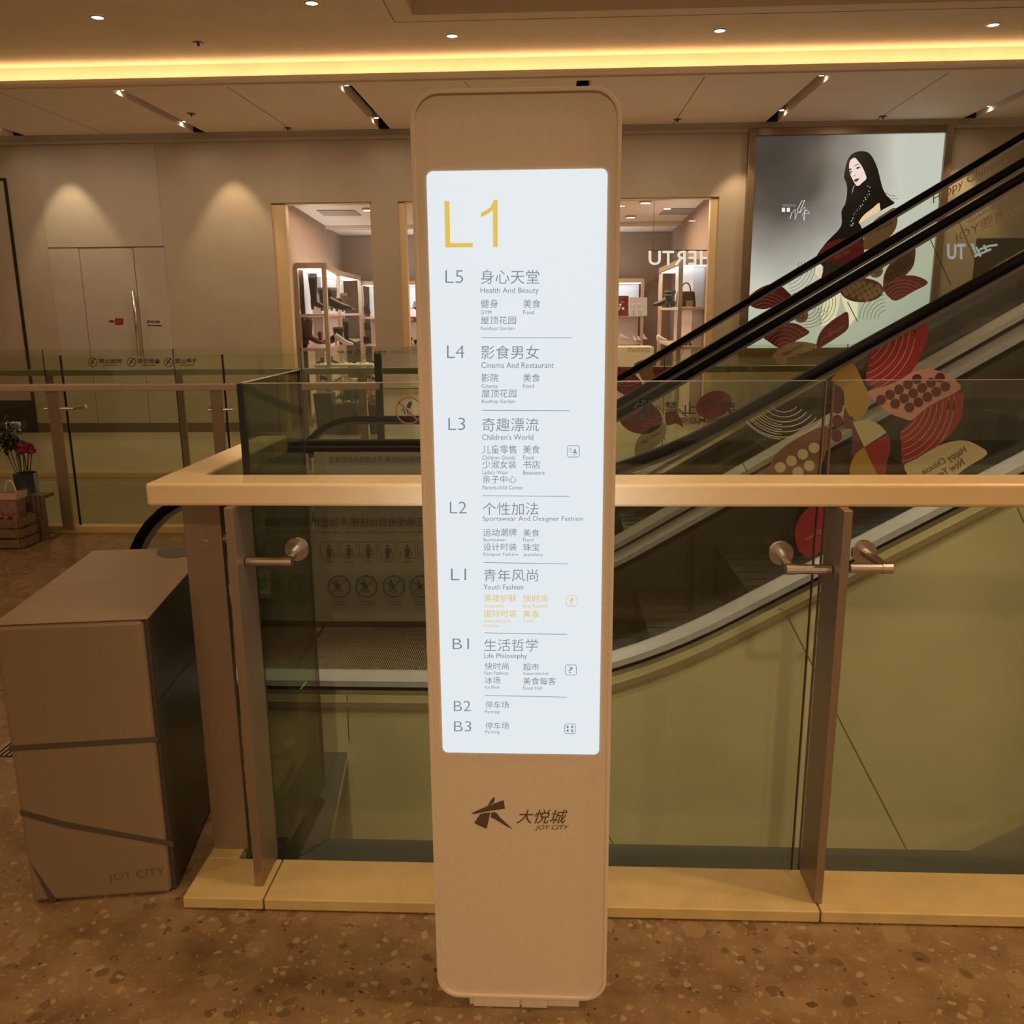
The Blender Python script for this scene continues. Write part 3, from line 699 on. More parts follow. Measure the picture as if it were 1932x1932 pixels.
def stick_far(key, gl):
    if key == 'n':   # pane behind the middle handrail
        D = Deck(4.30, gl)
        for (cx, cy) in ((1511, 594.5), (1652, 509.5)):
            D.shape(ell(cx, cy, 14, 14.5), R_TAN, None, [(R_INK, lambda m, p, i, cx=cx, cy=cy: put_text(m, '25', ((cx - 7, cy - 6), (cx + 7, cy + 6)), p, i, thin=.02))])
        fan = smooth_loop(c14b([(228, 425), (330, 335), (470, 282), (590, 290), (670, 335), (722, 385), (600, 460), (455, 548), (385, 545), (300, 490)]), 4)
        D.shape(fan, R_RED, 'dark red fan with pale arcs', [(R_PINK, lambda m, p, i: arcs_in(m, fan, c14b([(455, 560)])[0], [14, 22, 30, 38, 46], 1.3, p, i, .95))])
        lf = smooth_loop(c14b([(330, 628), (440, 530), (560, 485), (680, 485), (805, 525), (620, 625), (450, 728), (375, 695)]), 4)
        D.shape(lf, R_TAN, 'tan leaf with New Year greeting', [(R_INK, lambda m, p, i: (put_text(m, 'Happy Chinese', c14b([(430, 600), (650, 490), (665, 530), (445, 650)]), p, i, .3), put_text(m, 'New Year', c14b([(480, 665), (640, 580), (650, 612), (492, 698)]), p, i, .3)))])
        pf = smooth_loop(c14b([(808, 560), (802, 480), (850, 365), (950, 265), (1040, 205), (1126, 160), (1145, 240), (1130, 350), (980, 460), (890, 515)]), 4)
        D.shape(pf, R_RED, 'dark red leaf reading Passion', [(R_PINK, lambda m, p, i: (put_text(m, 'JOY要Passion', c14b([(840, 440), (1095, 275), (1105, 335), (850, 500)]), p, i), put_text(m, 'JOY CITY', c14b([(930, 345), (1010, 295), (1015, 315), (935, 367)]), p, i)))])
        dl = ell(1626, 547.5, 41, 23, 0)
        D.shape(dl, R_BRN, 'oval with tan dots', [(R_TAN, lambda m, p, i: dots_in(m, dl, 9.6, 5.0, -30, p, i))])
        dp = smooth_loop(c14([(1225, 1345), (1250, 1240), (1340, 1120), (1490, 1040), (1502, 1130), (1475, 1225), (1380, 1320), (1240, 1430)]), 4)
        D.shape(dp, R_BRN, 'dark red dotted pear shape', [(R_DOT, lambda m, p, i: dots_in(m, dp, 9.0, 4.6, -30, p, i)), (R_PINK, lambda m, p, i: dots_in(m, dp, 18.0, 1.6, 15, p, i))])
        hf = smooth_loop(c14([(1240, 1415), (1320, 1320), (1430, 1285), (1540, 1300), (1612, 1355), (1480, 1430), (1345, 1505), (1280, 1480)]), 4)
        D.shape(hf, R_RED, 'dark red half fan with pale arcs', [(R_PINK, lambda m, p, i: arcs_in(m, hf, c14([(1400, 1540)])[0], [14, 21, 28, 35, 42, 49], 1.3, p, i, .95))])
        D.lines(lambda m, p, i: [arc_line(m, ell(*c14b([(690, 110)])[0], r, r * .95, 0, 0 + 5 * (k % 2), 100, 16), .9, p, i) for k, r in enumerate((17, 23, 29, 35, 41))], R_GREY, 'thin grey arcs')
        D.lines(lambda m, p, i: [arc_line(m, ell(*c14b([(800, 60)])[0], r, r * 1.15, 0, -20, 80, 16), .9, p, i) for r in (12, 18, 24, 30, 36)], R_GREY, 'thin grey arcs')
        D.lines(lambda m, p, i: [arc_line(m, ell(*c14b([(1560, 240)])[0], r, r, 0, 180, 262, 14), .9, p, i) for r in (18, 25, 32, 39, 46, 53)], R_GREY, 'thin grey arcs')
        D.lines(lambda m, p, i: put_text(m, 'JOY要Passion', c1632([(945, 1255), (1840, 800), (1850, 975), (965, 1385)]), p, i), R_TAN, 'large tan Passion lettering')
        D.lines(lambda m, p, i: (put_text(m, '大悦新年', c1632([(1085, 1075), (1395, 895), (1405, 965), (1100, 1135)]), p, i), arc_line(m, c1632([(1075, 1110), (1110, 1050), (1380, 885), (1410, 900), (1400, 960), (1130, 1125), (1085, 1135), (1075, 1110)]), 1.0, p, i)), R_TAN, 'tan outlined New Year stamp')
        # mirrored half circle and cream leaf near the sign
        rd = ell(*c1150([(350, 890)])[0], 42, 31, 12); D.shape(rd, R_RED, 'dark red disc with pale arcs', [(R_PINK, lambda m, p, i: arcs_in(m, rd, c1150([(420, 720)])[0], [20, 26, 32, 38, 44, 50], 1.1, p, i, .9, 10))])
        D.shape(ell(*c1150([(1190, 745)])[0], 35, 25, -20), R_RED)
        D.shape(smooth_loop(c1150([(640, 840), (760, 830), (840, 1000), (760, 960), (650, 980)]), 3), R_RED)
        D.shape(smooth_loop(c1150([(285, 1270), (330, 1120), (450, 1020), (620, 950), (640, 1080), (540, 1210), (330, 1340)]), 4), R_CREAM, 'cream leaf with greeting', [(R_INK, lambda m, p, i: put_text(m, 'Happy Chinese', c1150([(360, 1150), (560, 1040), (570, 1090), (370, 1210)]), p, i, .3))])
        m = MB()
        for L_ in ([(1599, 570), (1618, 607)], [(1753, 447), (1794, 538)], [(1808, 415), (1847, 508)], [(1207, 755), (1255, 830)]): arc_line(m, L_, 1.6, D.pl(.3))
        m.build('glass_joint', M_SEAL, gl)
    else:            # outermost pane
        D = Deck(5.30, gl)
        bird = smooth_loop(c1160([(350, 1240), (430, 1180), (520, 1150), (610, 1160), (680, 1210), (700, 1260), (690, 1330), (720, 1430), (745, 1465), (640, 1530), (560, 1570), (480, 1480), (430, 1380)]), 3)
        D.shape(bird, R_GOLD, 'gold bird head', [(R_INK, lambda m, p, i: (pxpoly(m, ell(*c1160([(570, 1215)])[0], 2.2, 2.2, n=10), p, i), arc_line(m, c1160([(620, 1272), (740, 1205)]), 1.2, p, i)))])
        D.shape(c1160([(690, 1330), (740, 1310), (830, 1308), (920, 1330), (960, 1345), (740, 1465)]), R_RED, 'red wing')
        rs = ell(*c1160([(200, 1560)])[0], 36, 22, 32)
        D.shape(rs, R_RED, 'red half disc with pale arcs', [(R_PINK, lambda m, p, i: arcs_in(m, rs, c1160([(190, 1330)])[0], [8, 14, 20, 26, 32, 38], 1.0, p, i, .8))])
        fn = smooth_loop(c1380([(190, 940), (330, 815), (460, 740), (580, 712), (700, 745), (790, 820), (835, 890), (690, 975), (545, 1045), (440, 1065), (320, 1045), (240, 990)]), 4)
        D.shape(fn, R_RED, 'red fan with pale arcs', [(R_PINK, lambda m, p, i: arcs_in(m, fn, c1380([(470, 1120)])[0], [16, 24, 32, 40, 48], 1.3, p, i, .8))])
        D.shape(smooth_loop(c1380([(470, 1140), (540, 1060), (690, 975), (700, 1010), (560, 1100)]), 3), R_BRN)
        D.lines(lambda m, p, i: [arc_line(m, ell(*c1380([(740, 440)])[0], r, r, 0, -10, 78, 18), .8, p, i) for r in (27, 33, 39, 46, 52, 58)], R_GREY, 'thin grey arcs')
        ov = ell(1588.5, 474, 43, 23, -9)
        D.shape(ov, R_RED, 'red oval with New Year greeting', [(R_PINK, lambda m, p, i: (put_text(m, 'Happy Chinese', c1380([(1370, 280), (1700, 120), (1710, 180), (1385, 345)]), p, i, .3), put_text(m, 'New Year', c1380([(1440, 320), (1660, 215), (1670, 270), (1452, 375)]), p, i, .3)))])
        pr = smooth_loop(c14([(1085, 890), (1160, 800), (1240, 745), (1330, 700), (1350, 800), (1320, 905), (1230, 990), (1070, 1065), (1058, 970)]), 4)
        D.shape(pr, R_TAN, 'tan pear shape reading Passion', [(R_INK, lambda m, p, i: (put_text(m, 'JOY要Passion', c14([(1095, 905), (1305, 800), (1310, 850), (1102, 955)]), p, i, thin=.012), put_text(m, 'JOY CITY', c14([(1140, 855), (1215, 810), (1218, 826), (1144, 872)]), p, i)))])
        D.shape(smooth_loop(c14([(1090, 1095), (1200, 1000), (1310, 945), (1345, 950), (1230, 1040), (1110, 1120)]), 3), R_RED)
        lf = smooth_loop(c1380([(850, 885), (960, 810), (1100, 730), (1230, 690), (1300, 690), (1100, 800), (900, 900)]), 3)
        D.shape(lf, R_BRN, 'thin brown dotted leaf', [(R_TAN, lambda m, p, i: dots_in(m, lf, 9, 4, -30, p, i))])
        D.lines(lambda m, p, i: put_text(m, 'Happy Chinese', c1632([(700, 850), (1490, 400), (1515, 510), (740, 960)]), p, i, .3), R_TAN, 'large tan Happy Chinese script')
        D.lines(lambda m, p, i: put_text(m, 'New Year', c1632([(1160, 745), (1700, 430), (1715, 520), (1180, 830)]), p, i, .3), R_TAN, 'large tan New Year script')
        D.lines(lambda m, p, i: [arc_line(m, ell(*c1160([(900, 850)])[0], r, r, 0, 10, 95, 14), .9, p, i) for r in (18, 23, 28, 33, 38)], R_GREY, 'thin grey arcs')
def stick_near(key, gl):
    if key == 'n':
        D = Deck(3.10, gl)
        gd = smooth_loop(c14b([(960, 910), (990, 840), (1060, 770), (1180, 708), (1240, 790), (1300, 920), (1370, 1080), (1340, 1220), (1245, 1320), (1180, 1290), (1100, 1170), (1085, 1000)]), 3)
        D.shape(gd, R_GOLD, 'big gold bird shape')
        D.shape(c14b([(1100, 1180), (1180, 1330), (1310, 1610), (1230, 1670), (1172, 1740), (1185, 1420), (1085, 1415), (1090, 1280)]), R_INK)
        D.shape(c14b([(1310, 1610), (1190, 1350)] + [(1310 + 282 * math.cos(math.radians(a)), 1610 + 290 * math.sin(math.radians(a))) for a in range(-112, -27, 8)]), R_CREAM, 'big cream quarter disc')
        D.shape(c14b([(1310, 1610), (1562, 1475), (1590, 1560), (1590, 1660), (1555, 1760), (1540, 1935), (1465, 1935)]), R_RED, 'big red wedge')
        D.shape(c14b([(1310, 1610), (1230, 1670), (1175, 1760), (1155, 1850), (1150, 1935), (1462, 1935)]), R_GOLD, 'big gold wedge')
        for (x, y) in ((1015, 1060), (1020, 1190), (1020, 1330), (1015, 1490)): D.shape(c14b([(x + 58 * math.cos(math.radians(a)), y + 66 * math.sin(math.radians(a))) for a in range(0, 360, 20)]), R_DOT)
        s1 = smooth_loop(c16b([(20, 1035), (10, 930), (40, 800), (100, 700), (300, 590), (470, 480), (545, 530), (548, 620), (500, 750), (405, 925), (290, 1005), (150, 1060)]), 3)
        D.shape(s1, R_RED, 'biggest red disc with pale arcs', [(R_PINK, lambda m, p, i: arcs_in(m, s1, c16b([(-120, 560)])[0], [66, 77, 88, 99, 110, 121], 1.4, p, i))])
        s2 = smooth_loop(c16b([(20, 1110), (90, 1180), (200, 1280), (330, 1330), (410, 1345), (520, 1250), (640, 1180), (830, 1075), (770, 990), (660, 925), (540, 905), (410, 930), (290, 1005), (150, 1060)]), 3)
        D.shape(s2, R_PINK, 'dark red dotted leaf', [(R_DOT, lambda m, p, i: dots_in(m, s2, 19.6, 9.4, -30, p, i))])
        s3 = smooth_loop(c16b([(845, 1100), (850, 1200), (840, 1310), (760, 1450), (600, 1600), (460, 1690), (330, 1735), (315, 1580), (312, 1440), (430, 1340), (530, 1240), (690, 1150)]), 3)
        D.shape(s3, R_RED, 'lower big red disc with pale arcs', [(R_PINK, lambda m, p, i: arcs_in(m, s3, c16b([(180, 1180)])[0], [66, 76, 86, 97, 108, 119, 129], 1.4, p, i))])
        s4 = smooth_loop(c16b([(340, 1740), (450, 1680), (580, 1600), (720, 1540), (860, 1522), (980, 1565), (1062, 1642), (900, 1745), (750, 1850), (560, 1920), (400, 1850)]), 3)
        D.shape(s4, R_CREAM, 'cream leaf with mirrored greeting', [(R_INK, lambda m, p, i: (put_text(m, 'Happy Chinese', c16b([(870, 1560), (490, 1770), (510, 1840), (890, 1640)]), p, i, .3), put_text(m, 'New Year', c16b([(850, 1665), (590, 1810), (610, 1880), (870, 1730)]), p, i, .3)))])
        d1 = smooth_loop(c14b([(255, 1920), (300, 1800), (400, 1650), (620, 1500), (890, 1385), (925, 1500), (900, 1680), (830, 1830), (740, 1935)]), 3)
        D.shape(d1, R_BRN, 'brown leaf with cream dots', [(R_CREAM, lambda m, p, i: dots_in(m, d1, 24.6 / 1.0, 10.4, -30, p, i))])
        D.lines(lambda m, p, i: [arc_line(m, ell(*c14b([(450, 1090)])[0], r, r * .85, 0, 35, 150, 18), 1.3, p, i) for r in (30, 41, 52, 63, 74, 86)], R_WHITE, 'pale thin arcs')
        D.lines(lambda m, p, i: [arc_line(m, ell(*c1150([(2000, 640)])[0], r, r * .9, 0, 95, 150, 14), 1.1, p, i) for r in (62, 72, 82, 92)], R_WHITE, 'pale thin arcs')
        sh = smooth_loop([(1508, 1040), (1500, 1000), (1520, 962), (1560, 940), (1590, 955), (1570, 1010), (1535, 1050)], 3)
        D.shape(sh, R_RED, 'red film with white script', [(R_PINK, lambda m, p, i: put_text(m, 'Chinese', [(1548, 998), (1518, 1014), (1520, 1021), (1550, 1005)], p, i, .3))])
        # mirrored safety notice seen from behind, printed on a dark film
        m = MB(); m.extrude([at(592, 853, D.Y + .004), at(1135, 853, D.Y + .004), at(1135, 1172, D.Y + .004), at(592, 1172, D.Y + .004)], (0, .002, 0))
        m.box(at(500, 960, D.Y + .005).x, at(588, 960, D.Y + .005).x, D.Y + .005, D.Y + .006, at(545, 1172, D.Y).z, at(545, 856, D.Y).z)
        note(m.build('notice_film', mat('notice_film_dark', (.17, .15, .115), .5), gl), 'dark film under the safety notice')
        m = MB(); p = D.pl(1)
        put_text(m, '正确使用自动扶梯,不当使用有危险发生', [(801, 976), (499, 976), (499, 994), (801, 994)], p)
        put_text(m, 'Please use the escalator correctly, improper use may be dangerous', [(798, 1001), (503, 1001), (503, 1008), (798, 1008)], p)
        for k in range(6):
            x0 = 604 + k * 36.8
            arc_line(m, [(x0, 1023), (x0 + 32, 1022), (x0 + 33, 1053), (x0 + 1, 1053), (x0, 1023)], 1.0, p)
            cx = x0 + 17
            pxpoly(m, ell(cx, 1030, 2.6, 2.6, n=8), p); pxpoly(m, [(cx - 5, 1034), (cx + 5, 1034), (cx + 3, 1051), (cx - 3, 1051)], p); arc_line(m, [(cx + 6, 1036), (cx + 10, 1049)], 1.6, p); arc_line(m, [(cx - 12, 1040), (cx - 12, 1050)], 1.4, p)
            arc_line(m, [(x0 + 8, 1060), (x0 + 26, 1060)], .9, p)
        for k in range(4):
            cx = 640 + k * 51.6; e = ell(cx, 1106.5, 20, 20, 0, 0, 360, 30); arc_line(m, e + e[:1], 2.2, p)
            arc_line(m, [(cx - 14, 1118), (cx, 1106), (cx + 13, 1094)], 1.6, p); arc_line(m, [(cx - 14, 1098), (cx + 8, 1118)], 1.6, p); pxpoly(m, ell(cx - 6, 1096, 2.4, 2.4, n=8), p); pxpoly(m, [(cx - 9, 1099), (cx - 3, 1099), (cx + 3, 1108), (cx - 2, 1110)], p)
            arc_line(m, [(cx - 14, 1136), (cx + 16, 1135)], .9, p); arc_line(m, [(cx - 12, 1141), (cx + 12, 1140)], .9, p)
        for k in range(3): arc_line(m, [(500 + k * 31, 1024), (525 + k * 31, 1024), (526 + k * 31, 1053), (501 + k * 31, 1053), (500 + k * 31, 1024)], .9, p)
        note(m.build('notice', mat('notice_dark', (.035, .028, .022), .6), gl), 'mirrored escalator safety notice')
        m = MB(); put_text(m, '使用自动扶梯,不当使用有危险发生', [(795, 861), (620, 861), (620, 872), (795, 872)], D.pl(1)); m.build('notice', MATS['notice_dark'], gl)
        m = MB()
        for L_ in ([(1395, 862), (1410, 890)],): arc_line(m, L_, 1.6, D.pl(.3))
        m.build('glass_joint', M_SEAL, gl)
near_esc = escalator('nearer of the two escalators, cream clad side facing the near railing', 3.10, 4.06, (.57, .17, .47), (.595, .03, .38), .885, .145, (3.00, 3.11), (4.02, 4.18), stick_near, True)
far_esc = escalator('farther of the two escalators, gold bird sticker on its outer glass', 4.30, 5.30, (.60, 0.0, .35), (.60, 0.0, .35), .885, .165, (4.18, 4.34), (5.25, 5.40), stick_far, False)
# ================================================================== RAILINGS BEYOND
def rail_posts(t, pts, Y, z1, wid):
    for px, py in pts:
        x = at(px, py, Y).x; m = MB(); m.box(x - wid / 2, x + wid / 2, Y - .075, Y - .055, .05, z1); m.build('post', M_POST, t)
def left_railing():
    Y = 5.90; zt = 1.232; xe = -1.145
    t = thing('glass_railing', 'glass railing with brown handrail across the floor opening at left, beside the flower crates', 'railing', (-3.5, Y, .05), 'railings across the void')
    m = MB(); m.box(-9, xe - .01, Y - .09, Y - .004, .998, 1.042); m.build('handrail', M_BROWN_RAIL, t, bevel=.006)
    ed = [-9.0] + [at(px, 690, Y).x for px in (117, 422)] + [xe]
    for a, b in zip(ed, ed[1:]):
        m = MB(); m.box(a + .012, b - .012, Y, Y + .012, .0, zt); g = m.build('glass_panel', M_GLASS_G, t)
        m = MB(); m.box(b - .012, b - .001, Y - .001, Y + .013, .0, zt); m.build('glass_edge', M_SEAL, g)
    m = MB(); m.box(xe - .012, xe, Y + .014, Y + 1.9, 0, zt); m.build('glass_panel', M_GLASS_G, t)
    m = MB(); m.box(xe - .045, xe + .004, Y - .01, Y + .014, 0.0, zt); m.build('corner_seal', mat('dark_green_edge', (.02, .045, .03), .3), t)
    rail_posts(t, ((108, 737), (414, 737)), Y, 1.0, .075)
    for a, b, c in (((84, 772), (140, 771), (157, 768)), ((392, 774), (440, 773), (404, 766))):
        m = MB(); P, Q, D = at(*a, Y - .06), at(*b, Y - .06), at(*c, Y - .002); m.tube([P, Q], .011, 8); m.tube([Q, D] if c[0] > b[0] else [P, D], .011, 8); m.tube([D - Vector((0, .012, 0)), D], .026, 12); m.build('clamp', M_CHROME, t)
    m = MB(); p = lambda x, y: at(x, y, Y - .001)
    for cx, s, x0 in ((175, '禁止抛物', 186), (248, '请勿倚靠', 258), (318, '禁止攀爬', 330)):
        e = ell(cx, 683.5, 8, 8.2, n=24); arc_line(m, e + e[:1], 1.2, p); arc_line(m, [(cx - 4, 688), (cx + 1, 680), (cx + 4, 677)], 1.8, p); arc_line(m, [(cx - 4, 680), (cx + 4, 686)], 1.4, p)
        put_text(m, s, ((x0, 676.5), (x0 + 44, 686)), p, thin=.015); arc_line(m, [(x0 + 8, 689), (x0 + 36, 689)], 1.0, p)
    note(m.build('notice', mat('notice_black', (.018, .013, .012), .6), t), 'black safety notices')
def far_railing():
    Y = 8.0; zt = 1.19
    t = thing('glass_railing', 'far glass railing with grey green handrail in front of the shoe shop', 'railing', (0, Y, .05), 'railings across the void')
    m = MB(); m.box(-9, 9, Y + .02, Y + .10, .95, 1.005); m.build('handrail', mat('grey_green_handrail', (.22, .21, .15), .35), t, bevel=.008)
    ed = [-9.0] + [at(px, 680, Y).x for px in (82, 328, 568)] + [-.6, 1.0, 2.6, 4.2, 9.0]
    for a, b in zip(ed, ed[1:]):
        m = MB(); m.box(a + .006, b - .006, Y, Y + .012, .0, zt); g = m.build('glass_panel', M_GLASS_G, t)
        m = MB(); m.box(b - .006, b, Y, Y + .012, .0, zt); m.build('glass_edge', M_SEAL, g)
    rail_posts(t, ((101, 712), (343, 712), (575, 720), (688, 760)), Y + .13, .95, .07)
    m = MB(); p = lambda x, y: at(x, y, Y - .001)
    put_text(m, '禁止攀爬', [(665, 661.5), (634, 661.5), (634, 668), (665, 668)], p, thin=.015); put_text(m, '请勿倚靠', [(730, 661.5), (705, 661.5), (705, 669), (730, 669)], p, thin=.015)
    put_text(m, '禁止抛物', [(773, 661), (739, 661), (739, 668), (773, 668)], p, thin=.015)
    for cx in (675, 695, 782): e = ell(cx, 664.5, 5, 5.2, n=20); arc_line(m, e + e[:1], .9, p); arc_line(m, [(cx - 3, 667), (cx + 3, 662)], 1.2, p)
    note(m.build('notice', MATS['notice_black'], t), 'mirrored black safety notices')
left_railing(); far_railing()

# ================================================================== LITTER BIN
def bin_():
    A = Vector((-1.354, 1.951, .0)); u = Vector((.989, .147, 0)); v = Vector((-.147, .989, 0)); W_, D_, H = .362, .68, .772
    def P(s, d, z): return A + u * s + v * d + Vector((0, 0, z))
    t = thing('litter_bin', 'square bronze litter bin with dark bands standing left of the near railing', 'bin', tuple(P(W_ / 2, D_ / 2, 0)))
    def block(s0, s1, d0, d1, z0, z1):
        m = MB(); V = [P(s, d, z) for z in (z0, z1) for d in (d0, d1) for s in (s0, s1)]
        m.add(V, [(0, 2, 3, 1), (4, 5, 7, 6), (0, 1, 5, 4), (2, 6, 7, 3), (0, 4, 6, 2), (1, 3, 7, 5)]); return m
    block(.0, W_ - .012, .0, D_, .004, H - .004).build('body', M_BIN, t, bevel=.012, seg=3)
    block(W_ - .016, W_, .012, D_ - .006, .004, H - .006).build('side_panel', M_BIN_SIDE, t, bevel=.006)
    block(.0, W_ + .003, .0, D_ * .47, H - .004, H).build('lid', M_BIN, t, bevel=.003)
    block(.0, W_ + .003, D_ * .475, D_, H - .004, H).build('lid', M_BIN, t, bevel=.003)
    # opening in the rear lid
    m = MB(); c = on_z(345, 1033, H + .001); R = .075
    m.poly([c + u * (R * math.cos(a)) + v * (R * 1.6 * math.sin(a)) for a in [math.pi * (1 + i / 16) for i in range(17)]]); m.build('opening', M_BIN_SIDE, t)
    n = -v; O = P(0, -.0012, 0)
    pf = lambda x, y: on_plane(x, y, O, n)
    m = MB()
    pxpoly(m, [(17, 1407), (299, 1390), (299, 1400), (18, 1418)], pf); pxpoly(m, [(37, 1527), (120, 1550), (327, 1588), (328, 1598), (120, 1561), (39, 1539)], pf)
    pxpoly(m, [(54, 1622), (60, 1632), (108, 1700), (94, 1702)], pf)
    m.build('groove', M_BIN_LINE, t)
    m = MB(); put_text(m, 'JOY CITY', [(204, 1649), (309, 1636), (311, 1655), (206, 1667)], pf, thin=-.01); note(m.build('lettering', M_BIN_TEXT, t), 'faint dark lettering low on the front')
    n2 = u; O2 = P(W_ + .001, 0, 0); ps = lambda x, y: on_plane(x, y, O2, n2)
    m = MB(); arc_line(m, [(302, 1322), (330, 1285), (368, 1240)], 1.6, ps); m.build('door_seam', M_SEAL, t)
bin_()

# ================================================================== CEILING FITTINGS
M_LENS = glow('lamp_glow', (1.0, .90, .70), 6.0)
M_RING = mat('lamp_ring', (.50, .42, .32), .4, .2)
for (px, py, where) in ((184, 32, 'leftmost round downlight in the upper ceiling'), (588, 5, 'round downlight at the picture top edge left of the sign pillar'), (853, 67, 'round downlight in the upper ceiling above the sign pillar'), (1358, 57, 'round downlight in the upper ceiling above the model poster'), (1874, 46, 'rightmost round downlight in the upper ceiling')):
    c = on_z(px, py, 3.784)
    t = thing('ceiling_downlight', where, 'downlight', tuple(c), 'recessed downlights of the upper ceiling')
    m = MB(); V = []
    for r, z in ((.060, 0), (.058, -.008), (.046, -.008), (.044, -.004)):
        V += [c + Vector((r * math.cos(q * math.pi / 12), r * math.sin(q * math.pi / 12), z)) for q in range(24)]
    m.add(V, [(k * 24 + j, k * 24 + (j + 1) % 24, (k + 1) * 24 + (j + 1) % 24, (k + 1) * 24 + j) for k in range(3) for j in range(24)]); m.build('ring', M_RING, t, smooth=True)
    m = MB(); m.poly([c + Vector((.045 * math.cos(q * math.pi / 12), .045 * math.sin(q * math.pi / 12), -.0045)) for q in range(24)]); m.build('lens', M_LENS, t)
M_SPOT = glow('spot_glow', (1.0, .84, .60), 14.0)
names = {-6.50: 'far left', -4.29: 'second from left', -2.06: 'left of the sign pillar', 2.46: 'left over the model poster', 4.70: 'right'}
for s, nm in names.items():
    for Yp, nr in ((9.22, 'front'), (10.72, 'rear')):
        x = s + .040 if s < 0 else s + .135 - .040
        t = thing('slot_spotlight', 'small spotlight at the %s end of the ceiling slot %s' % (nr, {'far left': 'at the far left edge', 'second from left': 'second from the left edge', 'left of the sign pillar': 'just left of the sign pillar', 'left over the model poster': 'just left of the model poster', 'right': 'at the right edge'}[nm]), 'spotlight', (x, Yp, 3.66), 'spotlights in the ceiling slots')
        m = MB(); m.tube([(x, Yp, 3.80), (x, Yp, 3.665)], .030, 14, caps=True); m.build('housing', M_RING, t)
        m = MB(); m.poly([(x + .026 * math.cos(q * math.pi / 8), Yp + .026 * math.sin(q * math.pi / 8), 3.664) for q in range(16)]); m.build('lens', M_SPOT, t)
        light('SPOT', 'slot_lamp', (x, Yp, 3.655), 5, (1, .8, .55), .025, (0, 0, 0), spot=math.radians(150), blend=1)
for (px, py, z, lb) in ((374, 80, 3.785, 'small sprinkler in the upper ceiling at left'), (361, 214, 3.615, 'small sprinkler beside the slot in the far ceiling at left'), (543, 241, 3.615, 'small sprinkler on a panel joint left of the sign pillar'), (1278, 225, 3.615, 'small sprinkler on a panel joint right of the sign pillar'), (1666, 219, 3.615, 'small sprinkler above the model poster')):
    c = on_z(px, py, z); m = MB()
    m.tube([c, c - Vector((0, 0, .006)), c - Vector((0, 0, .007)), c - Vector((0, 0, .03))], [.045, .045, .014, .010], 16)
    tag(m.build('fire_sprinkler', M_TRIM), lb, 'sprinkler', 'ceiling sprinklers')

